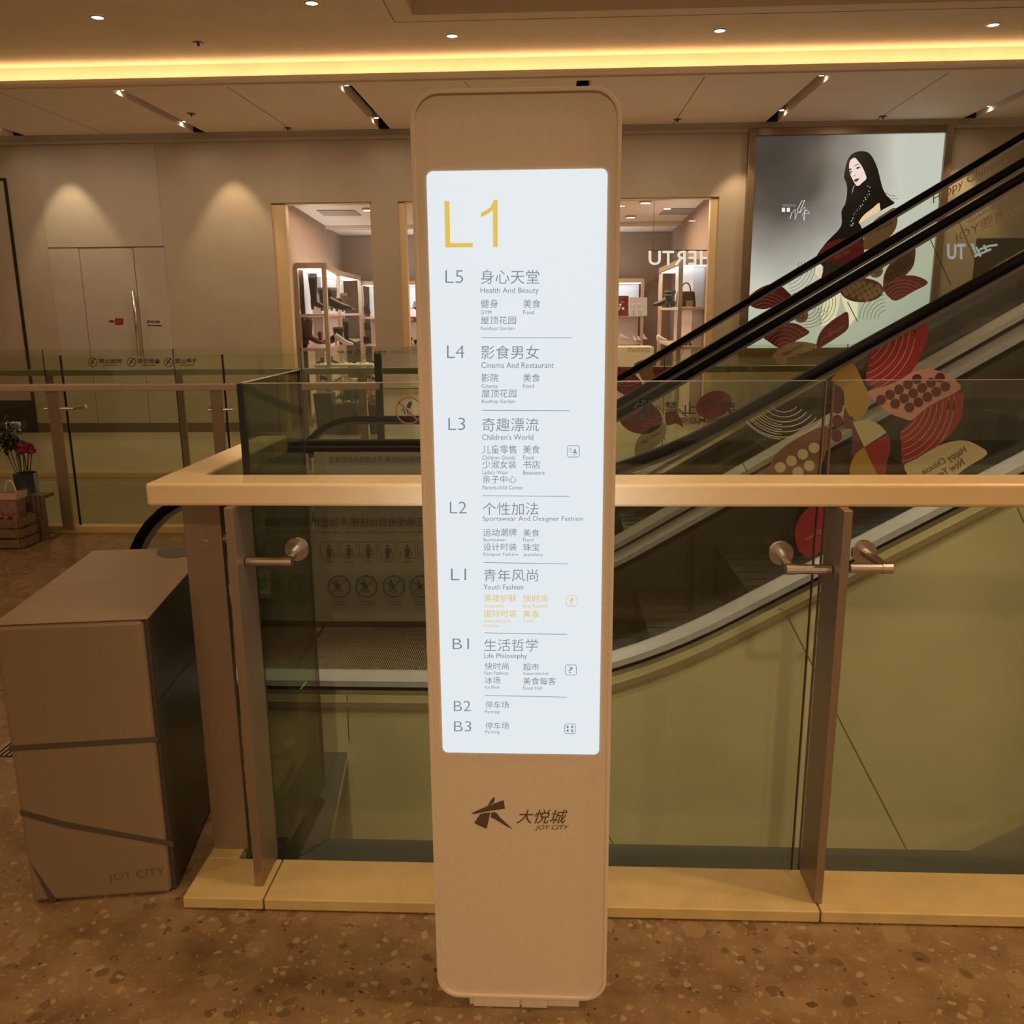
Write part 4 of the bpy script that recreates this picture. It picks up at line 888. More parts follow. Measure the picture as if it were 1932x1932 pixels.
# ================================================================== LIGHT BOX POSTER
def poster():
    Wy = 11.2
    x0, x1 = at(1425, 257, Wy).x, at(1780, 255, Wy).x; z1 = at(1425, 257, Wy).z - .01; z0 = 1.03
    t = thing('lightbox_poster', 'big lit poster of a woman with long black hair in a black dress', 'poster', ((x0 + x1) / 2, Wy - .05, z0))
    m = MB(); f = .085
    m.box(x0 - f, x0, Wy - .09, Wy, z0 - f, z1 + f); m.box(x1, x1 + f, Wy - .09, Wy, z0 - f, z1 + f); m.box(x0, x1, Wy - .09, Wy, z1, z1 + f); m.box(x0, x1, Wy - .09, Wy, z0 - f, z0)
    m.build('frame', mat('poster_frame_bronze', (.26, .18, .115), .32, .6), t, bevel=.006)
    pm = bpy.data.materials.new('poster_backdrop'); pm.use_nodes = True; nt = pm.node_tree; b = nt.nodes['Principled BSDF']
    g = nt.nodes.new('ShaderNodeNewGeometry'); n = nt.nodes.new('ShaderNodeTexNoise'); n.inputs['Scale'].default_value = 1.4; n.inputs['Detail'].default_value = 7
    nt.links.new(g.outputs['Position'], n.inputs['Vector'])
    c = at(1452, 300, Wy); d = nt.nodes.new('ShaderNodeVectorMath'); d.operation = 'DISTANCE'; d.inputs[1].default_value = (c.x, Wy - .04, c.z); nt.links.new(g.outputs['Position'], d.inputs[0])
    a = nt.nodes.new('ShaderNodeMath'); a.operation = 'MULTIPLY_ADD'; a.inputs[1].default_value = .5; nt.links.new(n.outputs['Fac'], a.inputs[0])
    dd = nt.nodes.new('ShaderNodeMath'); dd.operation = 'ADD'; dd.inputs[1].default_value = -.25; nt.links.new(d.outputs['Value'], dd.inputs[0]); nt.links.new(dd.outputs[0], a.inputs[2])
    r = nt.nodes.new('ShaderNodeValToRGB'); cr = r.color_ramp
    for p_, col in ((.0, srgb(52, 46, 42)), (.20, srgb(74, 68, 63)), (.36, srgb(150, 147, 138)), (.52, srgb(196, 199, 184)), (.8, srgb(186, 194, 181)), (1.0, srgb(158, 168, 160))):
        if p_ in (.0, 1.0): e = cr.elements[0 if p_ == 0 else -1]
        else: e = cr.elements.new(p_)
        e.position = p_; e.color = col
    mm = nt.nodes.new('ShaderNodeMath'); mm.operation = 'MULTIPLY'; mm.inputs[1].default_value = 1 / 2.9; nt.links.new(a.outputs[0], mm.inputs[0]); nt.links.new(mm.outputs[0], r.inputs[0])
    b.inputs['Base Color'].default_value = (.03, .03, .03, 1); b.inputs['Roughness'].default_value = .35
    nt.links.new(r.outputs[0], b.inputs['Emission Color']); b.inputs['Emission Strength'].default_value = 1.0
    m = MB(); m.box(x0, x1, Wy - .042, Wy - .01, z0, z1); print_ = m.build('print', pm, t)
    def L(k): return lambda x, y: at(x, y, Wy - .042 - .0012 * k)
    fig = MB(); mats = [mat('print_black', (.006, .006, .006), .4), glow('print_skin', srgb(238, 214, 204)), glow('print_skin_warm', srgb(232, 196, 150)), glow('print_lip', srgb(70, 24, 34)), glow('print_grey', srgb(120, 118, 116)), glow('print_white', srgb(235, 232, 226)), glow('print_dark', srgb(44, 36, 34)), glow('print_leg', srgb(246, 238, 206))]
    c1560 = C(1560, 250, 9.2)
    pxpoly(fig, c14([(800, 1430), (855, 1440), (842, 1560), (800, 1690), (690, 1730), (685, 1600), (700, 1500)]), L(1), 7); pxpoly(fig, c14([(855, 1420), (1010, 1500), (1000, 1640), (930, 1730), (900, 1600), (868, 1500)]), L(1), 7)
    pxpoly(fig, c14([(640, 1205), (690, 1190), (697, 1290), (680, 1325), (640, 1270)]), L(1), 1)
    for q in range(3): arc_line(fig, c14([(655 + q * 14, 1225), (668 + q * 9, 1315)]), 1.2, L(1.5), 2)
    pxpoly(fig, smooth_loop(c14([(985, 495), (1060, 478), (1110, 492), (1190, 560), (1210, 650), (1215, 720), (1110, 745), (1022, 822), (1040, 880), (1062, 1060), (1020, 1140), (900, 1200), (860, 1240), (790, 1275), (690, 1328), (705, 1210), (636, 1165), (660, 1095), (740, 990), (858, 862), (862, 740), (888, 680), (950, 590)]), 3), L(2), 0)
    pxpoly(fig, smooth_loop(c14([(1195, 655), (1200, 720), (1120, 770), (1024, 832), (1018, 815), (1060, 760), (1130, 705)]), 3), L(3), 2); pxpoly(fig, c14([(1040, 885), (1110, 845), (1120, 870), (1060, 945)]), L(3), 2)
    pxpoly(fig, smooth_loop(c1560([(300, 740), (335, 560), (380, 440), (450, 365), (560, 325), (680, 332), (760, 385), (830, 500), (885, 640), (925, 800), (965, 950), (1000, 1040), (1090, 1150), (1175, 1222), (1060, 1290), (940, 1340), (915, 1225), (860, 1080), (760, 930), (690, 880), (520, 900), (450, 960), (415, 1150), (300, 1330), (340, 1150), (352, 980), (335, 870), (305, 800)]), 3), L(4), 0)
    pxpoly(fig, smooth_loop(c1560([(388, 640), (390, 530), (428, 462), (490, 440), (545, 500), (612, 592), (662, 700), (686, 800), (625, 860), (548, 926), (500, 905), (452, 822), (412, 740)]), 3), L(5), 1)
    pxpoly(fig, c1560([(470, 578), (520, 548), (558, 540), (555, 555), (505, 575), (472, 588)]), L(6), 4); pxpoly(fig, c1560([(500, 625), (530, 600), (585, 588), (572, 612), (535, 635)]), L(6), 6); pxpoly(fig, c1560([(384, 632), (410, 622), (432, 632), (428, 645), (390, 650)]), L(6), 6)
    pxpoly(fig, c1560([(392, 690), (410, 660), (440, 672), (425, 705), (405, 730)]), L(6), 4); pxpoly(fig, c1560([(455, 760), (490, 738), (505, 748), (480, 762)]), L(6), 4)
    pxpoly(fig, c1560([(468, 832), (500, 805), (540, 800), (575, 798), (540, 830), (530, 850), (490, 855)]), L(6), 3)
    random.seed(3)
    for q in range(46):
        tq = random.random(); x = 1100 - 150 * tq + random.uniform(-16, 16) + 20 * math.sin(tq * 6); y = 500 + 360 * tq; s = random.uniform(2, 8)
        pxpoly(fig, c14([(x, y), (x + s, y - s * .6), (x + s * 1.2, y + s * .4), (x + s * .2, y + s * .7)]), L(6), 5 if q % 2 else 4)
    for a_, b_, c_ in (((1000, 1040), (1090, 1090), (1200, 1105)), ((1040, 1110), (1110, 1150), (1240, 1150)), ((930, 880), (960, 960), (1020, 1080))): arc_line(fig, c1560([a_, b_, c_]), .8, L(4), 0)
    for x in range(352, 456, 17): pxpoly(fig, c14([(x, 668), (x + 12, 668), (x + 12, 690), (x, 690)]), L(1), 4)
    for x in (345, 388): pxpoly(fig, c14([(x, 700), (x + 28, 698), (x + 28, 735), (x, 735)]), L(1), 5)
    arc_line(fig, c14([(415, 795), (432, 745), (460, 710), (462, 800), (480, 740), (505, 730), (545, 632), (520, 640), (478, 720), (500, 745), (545, 690), (540, 810), (525, 760), (560, 715), (590, 750), (555, 748)]), 1.1, L(1), 5)
    note(fig.build('portrait', mats, print_), 'printed woman looking over her shoulder')
poster()
def wall_signs():
    W = 11.2 - .009
    p = lambda x, y: at(x, y, W)
    m = MB(); m.extrude([at(217, 600.5, W), at(232.5, 600.5, W), at(232.5, 613, W), at(217, 613, W)], (0, .004, 0)); put_text(m, '推门', ((219, 604), (230, 610)), lambda x, y: at(x, y, W - .001), 1)
    pxpoly(m, [(204, 605), (209, 603.5), (216, 605), (216, 608.5), (209, 609)], p, 0)
    tag(m.build('door_sign', [mat('sign_red', (.30, .01, .02), .5), R_PINK]), 'small red sign stuck on the grey service door', 'sign')
    m = MB(); put_text(m, '消防通道', ((283, 604.5), (302, 609)), p, thin=.02); pxpoly(m, [(277, 609), (279, 604.5), (282, 604.5), (281, 609)], p); arc_line(m, [(278, 613.6), (305, 614.6)], 1.6, p)
    tag(m.build('wall_lettering', MATS['notice_black']), 'small dark lettering on the wall right of the service door', 'lettering')
wall_signs()

# ================================================================== SHOE SHOP
M_CAB = mat('brass_cabinet_frame', (.60, .47, .33), .3, .45)
M_CABW = mat('cabinet_white_back', (.66, .66, .70), .6); M_CABP = mat('cabinet_pink_back', (.74, .58, .52), .6)
M_LIT = glow('cabinet_light', (.95, .98, 1.0), 3.4); M_LITP = glow('shelf_light_warm', (1.0, .86, .78), 1.6)
def beam(m, A, B, w=.05, mi=0):
    A, B = Vector(A), Vector(B); t = (B - A).normalized(); a = t.cross(Vector((0, 0, 1)) if abs(t.z) < .9 else Vector((0, 1, 0))).normalized() * w / 2; b = t.cross(a).normalized() * w / 2
    V = [P + s * a + q * b for P in (A, B) for s, q in ((1, 1), (-1, 1), (-1, -1), (1, -1))]
    m.add(V, [(0, 1, 2, 3), (7, 6, 5, 4), (0, 4, 5, 1), (1, 5, 6, 2), (2, 6, 7, 3), (3, 7, 4, 0)], mi)
def cabinet(label, F, Bk, zt, shelves, loc, wallside, divs=(0, .5, 1)):
    """F: list of front floor points (polyline), Bk: matching rear points"""
    t = thing('display_cabinet', label, 'cabinet', loc, 'shoe shop display cabinets')
    up = lambda p, z: Vector((p[0], p[1], z))
    m = MB()
    for i in range(len(F)):
        beam(m, up(F[i], 0), up(F[i], zt), .055)
        if i < len(F) - 1: beam(m, up(F[i], zt), up(F[i + 1], zt), .07); beam(m, up(F[i], .05), up(F[i + 1], .05), .07)
        beam(m, up(F[i], zt), up(Bk[i], zt), .05)
    m.build('frame', M_CAB, t)
    zs = [.06] + shelves + [zt]
    for i in range(len(F) - 1):
        for k in range(len(zs) - 1):
            pass
    m = MB()
    for i in range(len(F) - 1): m.add([up(Bk[i], shelves[-1]), up(Bk[i + 1], shelves[-1]), up(Bk[i + 1], zt), up(Bk[i], zt)], [(0, 1, 2, 3)], 0); m.add([up(Bk[i], .05), up(Bk[i + 1], .05), up(Bk[i + 1], shelves[-1]), up(Bk[i], shelves[-1])], [(0, 1, 2, 3)], 1)
    m.build('back_panel', [M_CABW, M_CABP], t)
    for k, z in enumerate(shelves):
        m = MB(); A = [up(p, z) for p in F]; B = [up(p, z) for p in Bk]; m.strip(A, B); m.strip([p - Vector((0, 0, .035)) for p in A], [p - Vector((0, 0, .035)) for p in B]); m.strip(A, [p - Vector((0, 0, .035)) for p in A])
        sh = m.build('shelf', mat('shelf_pink_metal', (.70, .55, .46), .35, .2), t)
        m = MB(); q = .25; A2 = [a.lerp(b, q) - Vector((0, 0, .037)) for a, b in zip(A, B)]; B2 = [a.lerp(b, .6) - Vector((0, 0, .037)) for a, b in zip(A, B)]; m.strip(A2, B2); m.build('shelf_light', M_LITP, sh)
    m = MB(); A = [up(p, zt - .04) for p in F]; B = [up(p, zt - .04) for p in Bk]; m.strip([a.lerp(b, .06) for a, b in zip(A, B)], [a.lerp(b, .96) for a, b in zip(A, B)]); note(m.build('light_panel', M_LIT, t), 'bright white light panel under the top')
    return t
Ys = 11.95
lf0, lf1 = at(561, 560, Ys), at(614, 560, Ys); lb = on_z(664, 522, 2.11)
cabinet('lit shoe cabinet at the left of the left shop window', [(lf0.x, Ys), (lf1.x, Ys), (lf1.x - .36, 14.2), (lb.x, 16.35)], [(lf0.x - .02, Ys + .42), (lf1.x - .40, Ys + .42), (lf1.x - .76, 14.2), (lb.x - .35, 16.6)], 2.11, [1.03, 1.485], (lf1.x - .2, 12.5, 0), 0)
cabinet('long lit shoe cabinet along the rear shop wall', [(lb.x, 16.5), (-1.9, 16.5), (-.2, 16.5), (1.62, 16.5)], [(lb.x, 17.2), (-1.9, 17.2), (-.2, 17.2), (1.62, 17.2)], 2.02, [.92, 1.42], (-1, 16.7, 0), 0)
rf0, rf1 = at(1283, 560, Ys), at(1336, 560, Ys)
cabinet('lit display cabinet inside the right edge of the right shop window', [(rf1.x, Ys), (rf0.x, Ys), (rf0.x + .03, 14.4)], [(rf1.x + .02, Ys + .36), (rf0.x + .22, Ys + .36), (rf0.x + .26, 14.4)], 2.10, [1.02, 1.53], (rf0.x + .1, 12.6, 0), 0)
# footwear: one mesh per shape, built heel at -x and toe at +x
def lathe_sections(m, secs, n=14, mi=0):
    """secs: (cx, cy, cz, rx, ry) horizontal rings"""
    V = []
    for cx, cy, cz, rx, ry in secs: V += [(cx + rx * math.cos(2 * math.pi * j / n), cy + ry * math.sin(2 * math.pi * j / n), cz) for j in range(n)]
    k = len(secs); m.add(V, [(i * n + j, i * n + (j + 1) % n, (i + 1) * n + (j + 1) % n, (i + 1) * n + j) for i in range(k - 1) for j in range(n)], mi)
    m.add(V[:n], [list(range(n))], mi); m.add(V[-n:], [list(range(n))], mi)
def foot(m, heel, mi=0):
    """foot part as sections along x"""
    n = 12; V = []; S = [(-.085, heel, heel + .055, .026), (-.06, heel * .95, heel + .085, .032), (-.02, heel * .6, heel * .6 + .085, .034), (.03, heel * .2, .075 + heel * .25, .036), (.08, .004, .058, .040), (.12, .004, .045, .036), (.15, .006, .026, .018)]
    for x, zb, zt, hw in S:
        for j in range(n):
            a = 2 * math.pi * j / n; V.append((x, hw * math.cos(a), (zb + zt) / 2 + (zt - zb) / 2 * math.sin(a)))
    k = len(S); m.add(V, [(i * n + j, i * n + (j + 1) % n, (i + 1) * n + (j + 1) % n, (i + 1) * n + j) for i in range(k - 1) for j in range(n)], mi); m.add(V[:n], [list(range(n))], mi); m.add(V[-n:], [list(range(n))], mi)
def make_boot(name, mt_, shaft, heel=.05):
    t = bpy.data.objects.new(name, None); COL.objects.link(t); t.empty_display_size = .05
    m = MB(); foot(m, heel); m.build('foot', mt_, t, smooth=True)
    m = MB(); lathe_sections(m, [(-.045, 0, heel + .03, .045, .034), (-.045, 0, heel + .09, .040, .036), (-.045, 0, heel + shaft * .45, .046, .042), (-.045, 0, heel + shaft * .8, .056, .050), (-.045, 0, heel + shaft, .058, .052), (-.045, 0, heel + shaft - .02, .050, .045)]); m.build('shaft', mt_, t, smooth=True)
    m = MB(); lathe_sections(m, [(-.068, 0, .0, .016, .016), (-.068, 0, heel * .6, .018, .018), (-.066, 0, heel + .02, .024, .024)]); m.build('heel', mt_, t, smooth=True)
    return t
def make_shoe(name, mt_, heel=.06):
    t = bpy.data.objects.new(name, None); COL.objects.link(t); t.empty_display_size = .05
    m = MB(); foot(m, heel); m.build('upper', mt_, t, smooth=True)
    m = MB(); lathe_sections(m, [(-.072, 0, .0, .012, .012), (-.070, 0, heel * .6, .014, .014), (-.066, 0, heel + .02, .022, .022)]); m.build('heel', mt_, t, smooth=True)
    return t
def make_bag(name, mt_, w_=.22, h_=.17):
    t = bpy.data.objects.new(name, None); COL.objects.link(t); t.empty_display_size = .05
    m = MB(); m.extrude([(-w_ / 2, -.05, 0), (w_ / 2, -.05, 0), (w_ * .40, -.05, h_), (-w_ * .40, -.05, h_)], (0, .10, 0)); m.build('body', mt_, t, bevel=.012)
    m = MB(); m.tube([(w_ * .25 * math.cos(a), 0, h_ + .09 * math.sin(a)) for a in [math.pi * i / 10 for i in range(11)]], .008, 8); m.build('handle', mt_, t, smooth=True)
    return t
L_BLACK = mat('black_leather', (.012, .011, .012), .35); L_RED = mat('burgundy_leather', (.10, .012, .022), .4); L_CREAM = mat('cream_leather', (.62, .52, .42), .45); L_BROWN = mat('olive_leather', (.10, .075, .05), .45); L_WHITE = mat('white_leather', (.72, .70, .66), .4); L_PINK = mat('pink_leather', (.62, .36, .32), .45)
protos = {}
def copy_tree(o):
    c = o.copy(); COL.objects.link(c)
    for ch in o.children:
        d = ch.copy(); COL.objects.link(d); d.parent = c
    return c
def goods(kind, px, py, Y, hpx, label, rz=0.0, group='footwear on display in the shop', z=None):
    """stands on the point seen at (px,py) at depth Y; hpx its height in the photograph"""
    builders = {'tall_black': (lambda: make_boot('tall_boot', L_BLACK, .40), .45, 'boot'), 'tall_red': (lambda: make_boot('tall_boot', L_RED, .27, .07), .34, 'boot'), 'tall_brown': (lambda: make_boot('tall_boot', L_BROWN, .24), .29, 'boot'),
                'ankle_black': (lambda: make_boot('ankle_boot', L_BLACK, .12), .17, 'boot'), 'cream': (lambda: make_shoe('high_heel_shoe', L_CREAM, .08), .165, 'shoe'), 'white': (lambda: make_shoe('pump_shoe', L_WHITE, .05), .135, 'shoe'),
                'black': (lambda: make_shoe('pump_shoe', L_BLACK, .05), .135, 'shoe'), 'pink': (lambda: make_shoe('pump_shoe', L_PINK, .05), .135, 'shoe'), 'bag_black': (lambda: make_bag('handbag', L_BLACK), .26, 'handbag'), 'bag_brown': (lambda: make_bag('handbag', L_BROWN), .26, 'handbag')}
    fn, H, cat = builders[kind]
    P = at(px, py, Y) if z is None else on_z(px, py, z)
    dist = (P - EYE).dot(CM[2]); s = hpx * dist / F_PX / H
    if kind not in protos: o = fn(); protos[kind] = o
    else: o = copy_tree(protos[kind])
    o.location = P; o.rotation_euler = (0, 0, rz); o.scale = (s, s, s)
    return tag(o, label, cat, group)
S1, S0 = 1.487, 1.032
goods('tall_black', 600, 584, 12.12, 66, 'tallest black boot in the left cabinet, upper shelf', .3, z=None)
goods('ankle_black', 626, 586, 12.6, 42, 'dark ankle boot on the upper shelf, right of the tallest boot', .3)
goods('tall_brown', 636, 586, 12.9, 42, 'dark brown boot in the middle of the left cabinet, upper shelf', .3)
goods('ankle_black', 645, 587, 13.3, 24, 'low dark boot on the upper shelf, left of the rear brown boot', .2)
goods('tall_brown', 655, 588, 14.0, 34, 'brown boot at the rear end of the left cabinet, upper shelf', .3)
goods('tall_red', 591, 650, 12.12, 50, 'burgundy boot in the left cabinet, lower shelf', .2)
goods('tall_red', 608, 650, 12.2, 24, 'short burgundy boot right of the burgundy boot', .2)
goods('ankle_black', 632, 650, 12.6, 32, 'black ankle boot left of the cream high heel', 2.9)
goods('cream', 645, 652, 12.5, 24, 'cream high heel on the lower shelf of the left cabinet', .35)
goods('tall_black', 659, 650, 13.2, 48, 'tall black boot right of the cream high heel', .4)
goods('bag_black', 690, 624, 16.55, 24, 'black handbag at the left end of the rear cabinet, upper one', .1, 'handbags on display in the shop')
goods('bag_black', 690, 592, 16.6, 22, 'black handbag on the top shelf of the rear cabinet, left end', .1, 'handbags on display in the shop')
goods('bag_black', 691, 648, 16.5, 20, 'black handbag at the left end of the rear cabinet, lower one', .1, 'handbags on display in the shop')
goods('white', 777, 583, 16.6, 10, 'white shoe in the narrow window strip, upper shelf', -1.4)
goods('black', 784, 584, 16.6, 16, 'black shoe in the narrow window strip, upper shelf', -1.4)
goods('ankle_black', 774, 653, 16.5, 16, 'left black ankle boot in the narrow window strip', -1.4)
goods('ankle_black', 784, 653, 16.5, 12, 'right black ankle boot in the narrow window strip', -1.5)
goods('white', 1176, 641, 16.5, 12, 'white shoe on the rear shelf beside the sign pillar edge', .1)
goods('white', 1197, 643, 16.5, 9, 'white pump in the middle of the rear shelf at right', -1.4)
goods('white', 1205, 643, 16.5, 9, 'white pump right of centre on the rear shelf at right', -1.4)
goods('cream', 1214, 641, 16.5, 15, 'cream high heel on the rear shelf at right', -1.2)
goods('ankle_black', 1256, 579, 13.2, 30, 'black ankle boot in the right cabinet, upper shelf', 2.9)
goods('ankle_black', 1268, 580, 12.9, 24, 'low black boot beside the brown handbag, upper shelf', .3)
goods('bag_brown', 1293, 579, 12.15, 44, 'big olive brown handbag in the right cabinet', .2, 'handbags on display in the shop')
goods('white', 1246, 643, 13.6, 12, 'white shoe on the lower shelf of the right cabinet', .2)
for k, (x, y, hh) in enumerate(((1285, 652, 14), (1293, 652, 15), (1301, 652, 12))):
    goods('ankle_black', x, y, 12.15, hh, ('left', 'middle', 'right')[k] + ' one of three black boots in a row, right cabinet lower shelf', -1.5)
def small_box(px, py, w_, h_, Y, mt_, label, cat='box', name='gift_box', dep=.12):
    A = at(px - w_ / 2, py, Y); B = at(px + w_ / 2, py - h_, Y); m = MB(); m.box(A.x, B.x, Y, Y + dep, A.z, B.z)
    return tag(m.build(name, mt_, bevel=.004), label, cat)
small_box(1301, 579, 13, 12, 12.05, mat('kraft_box', (.42, .31, .18), .6), 'small tan box in front of the olive handbag')
def flat_poster(x0, y0, x1, y1, Y, mats, fn, label):
    t = MB(); t.extrude([at(x0, y0, Y), at(x1, y0, Y), at(x1, y1, Y), at(x0, y1, Y)], (0, .012, 0)); fn(t, lambda x, y: at(x, y, Y - .002)); return tag(t.build('shop_poster', mats), label, 'poster')
M_RP = mat('poster_burgundy', (.16, .012, .02), .5); M_WP = mat('poster_pale_blue', (.62, .66, .68), .5); M_WH = mat('poster_white', (.8, .78, .74), .5)
flat_poster(1160, 558, 1186, 596, 16.43, [M_RP, M_WH], lambda m, p: (put_text(m, '7', ((1166, 573), (1173, 585)), p, 1, thin=.02), pxpoly(m, ell(1175.5, 582, 2.6, 2.6, n=10), p, 1), arc_line(m, [(1170, 569.5), (1177, 569.5)], 1, p, 1)), 'dark red poster with a white seven on the rear cabinet')
def flowers(m, p):
    for cx, cy, r in ((1194, 574, 3.4), (1205, 573, 3.4), (1195, 583, 2.6), (1208, 584, 3)): pxpoly(m, ell(cx, cy, r, r * .8, n=10), p, 1); arc_line(m, [(cx + 1, cy + 2), (cx + .5, 596)], .7, p, 2)
flat_poster(1187, 561, 1221, 596, 16.43, [M_WP, M_WH, mat('poster_stem', (.25, .28, .28), .6)], flowers, 'pale blue poster of white flowers on the rear cabinet')
flat_poster(768, 598.5, 792, 607.5, 16.43, [M_RP, M_WH], lambda m, p: put_text(m, '特惠', ((771, 600.5), (779, 605.5)), p, 1), 'small dark red price sign in the narrow window strip')
def shop_furniture():
    # cash counter with the shop name
    Y = 13.6; A, B = at(1150, 655, Y), at(1234, 655, Y)
    t = thing('shop_counter', 'beige shop counter with a grey shop name on its front', 'counter', ((A.x + B.x) / 2, Y, 0))
    m = MB(); m.box(A.x, B.x, Y, Y + .6, 0, A.z); m.build('body', mat('counter_beige', (.62, .54, .42), .5), t, bevel=.008)
    m = MB(); put_text(m, 'STACCATO', ((1184, 656.5), (1226, 664.5)), lambda x, y: at(x, y, Y - .002)); m.build('lettering', mat('counter_letter', (.25, .21, .16), .5), t)
    # reflection of a sign behind the camera, modelled as hung glowing letters
    Yl = 11.62; t = thing('sign_reflection', 'reflection of a white sign in the right shop window, built as glowing letters', 'sign', tuple(at(1283, 500, Yl)))
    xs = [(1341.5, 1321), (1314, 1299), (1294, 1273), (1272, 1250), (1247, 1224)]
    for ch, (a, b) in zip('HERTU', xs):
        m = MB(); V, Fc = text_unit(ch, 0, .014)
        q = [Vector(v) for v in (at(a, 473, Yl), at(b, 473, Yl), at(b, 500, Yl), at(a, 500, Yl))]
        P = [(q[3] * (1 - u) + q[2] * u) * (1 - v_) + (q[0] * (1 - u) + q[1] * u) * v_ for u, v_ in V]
        m.add(P, Fc); m.add([p + Vector((0, .02, 0)) for p in P], Fc); m.build('reflected_letter', glow('letter_white', (.95, .86, .72), .95), t)  # letter_white is the glow of the modelled sign reflection
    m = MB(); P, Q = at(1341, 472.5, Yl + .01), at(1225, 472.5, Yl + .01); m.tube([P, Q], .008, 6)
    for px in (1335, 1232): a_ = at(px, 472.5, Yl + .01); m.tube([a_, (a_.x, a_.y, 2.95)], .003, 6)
    m.build('added_hanger', M_TRIM, t)  # rod and wires added to carry the modelled reflection
    # low table with shoes
    Y = 12.3; A, B = at(602, 686, Y), at(711, 686, Y)
    t = thing('display_table', 'low white shoe table inside the left shop window', 'table', ((A.x + B.x) / 2, Y, 0))
    m = MB(); m.box(A.x, B.x, Y - .3, Y + .3, A.z - .03, A.z); m.build('tabletop', L_WHITE, t, bevel=.006)
    zl = at(650, 719, Y - .25).z; m = MB(); m.box(A.x, B.x, Y - .3, Y + .3, zl - .03, zl); m.build('shelf', L_WHITE, t, bevel=.006)
    for x in (A.x + .04, B.x - .04):
        for y in (Y - .26, Y + .26): m = MB(); m.box(x - .02, x + .02, y - .02, y + .02, 0, A.z - .03); m.build('leg', M_CAB, t)
    return A.z, zl, Y
TZ, TL, TY = shop_furniture()
for k, (x, kd, hh) in enumerate(((606, 'ankle_black', 11), (628, 'ankle_black', 13), (645, 'white', 8), (664, 'black', 8), (685, 'white', 8), (702, 'black', 8))):
    goods(kd, x, 686, TY - .2, hh, ('first', 'second', 'third', 'fourth', 'fifth', 'sixth')[k] + ' shoe from the left on the top of the low white table', .4 if k % 2 else 2.8)
for k, (x, kd, hh) in enumerate(((588, 'black', 12), (612, 'black', 12), (640, 'pink', 9), (656, 'cream', 12), (686, 'black', 13), (703, 'black', 12))):
    if x < 600: continue
    goods(kd, x, 719, TY - .25, hh, ('', 'first', 'second', 'third', 'fourth', 'fifth')[k] + ' shoe from the left on the lower shelf of the low white table', .4 if k % 2 else 2.8)
# shop ceiling lamps
for k, (px, py, lb) in enumerate(((694, 393, 'round lamp in the shop ceiling seen at the left window corner'), (1218, 379, 'round lamp in the shop ceiling at right, nearer one'), (1190, 407, 'round lamp in the shop ceiling at right, farther one'))):
    c = on_z(px, py, 2.948); m = MB(); m.tube([c, c - Vector((0, 0, .03))], .085, 20); m.add([c + Vector((.07 * math.cos(q * math.pi / 8), .07 * math.sin(q * math.pi / 8), -.031)) for q in range(16)], [list(range(16))], 1)
    tag(m.build('shop_ceiling_lamp', [M_RING, M_LENS]), lb, 'lamp', 'shop ceiling lamps')
# planter and waste bin in front of the shop
def shop_front():
    Y = 11.0
    a, b = at(632, 781, Y), at(676, 760, Y)
    t = thing('planter', 'dark planter box with a green leafy plant behind the far railing', 'planter', ((a.x + b.x) / 2, Y, 0))
    m = MB(); m.box(a.x, b.x, Y - .14, Y + .14, 0, b.z); m.build('box', mat('planter_dark', (.05, .045, .038), .5), t, bevel=.006)
    random.seed(11); m = MB(); cz = b.z
    for k in range(120):
        x = random.uniform(at(648, 760, Y).x, at(677, 760, Y).x); y = Y + random.uniform(-.1, .1); h = random.uniform(.05, .19); dx, dy = random.uniform(-.06, .06), random.uniform(-.06, .06)
        B_ = Vector((x, y, cz + random.uniform(0, .06))); T_ = B_ + Vector((dx, dy, h)); s = Vector((.012, .004, 0)); M_ = B_.lerp(T_, .55)
        m.add([B_, M_ + s, T_, M_ - s], [(0, 1, 2, 3)])
    m.flat = True; m.build('foliage', mat('leaf_green', (.06, .13, .035), .5), t)
    a, b = at(600, 800, Y), at(628, 741, Y)
    m = MB(); m.extrude([(a.x + .02, Y - .1, 0), (b.x - .02, Y - .1, 0), (b.x, Y - .1, b.z), (a.x - .02, Y - .1, b.z)], (0, .24, 0)); tag(m.build('tall_planter_pot', mat('pot_black', (.025, .025, .024), .4), bevel=.01), 'tall black tapered pot left of the planter, before the shop window', 'pot')
    a, b = at(697, 800, Y), at(712, 748, Y)
    t = thing('flower_stand', 'small stand with a yellow and red bouquet right of the planter', 'flower stand', ((a.x + b.x) / 2, Y, 0))
    m = MB(); m.tube([((a.x + b.x) / 2, Y, 0), ((a.x + b.x) / 2, Y, b.z - .1)], [.05, .07], 12); m.build('vase', mat('vase_dark', (.06, .05, .045), .4), t)
    m = MB()
    for k in range(40):
        c = Vector(((a.x + b.x) / 2 + random.uniform(-.06, .06), Y + random.uniform(-.05, .05), b.z - .1 + random.uniform(0, .12))); r = random.uniform(.012, .026)
        m.add([c + Vector((r * math.cos(q * 1.05), random.uniform(-.01, .01), r * math.sin(q * 1.05))) for q in range(6)], [tuple(range(6))], k % 3 // 2)
    m.build('blooms', [mat('bloom_yellow', (.42, .36, .10), .6), mat('bloom_red', (.40, .05, .04), .6)], t)
shop_front()
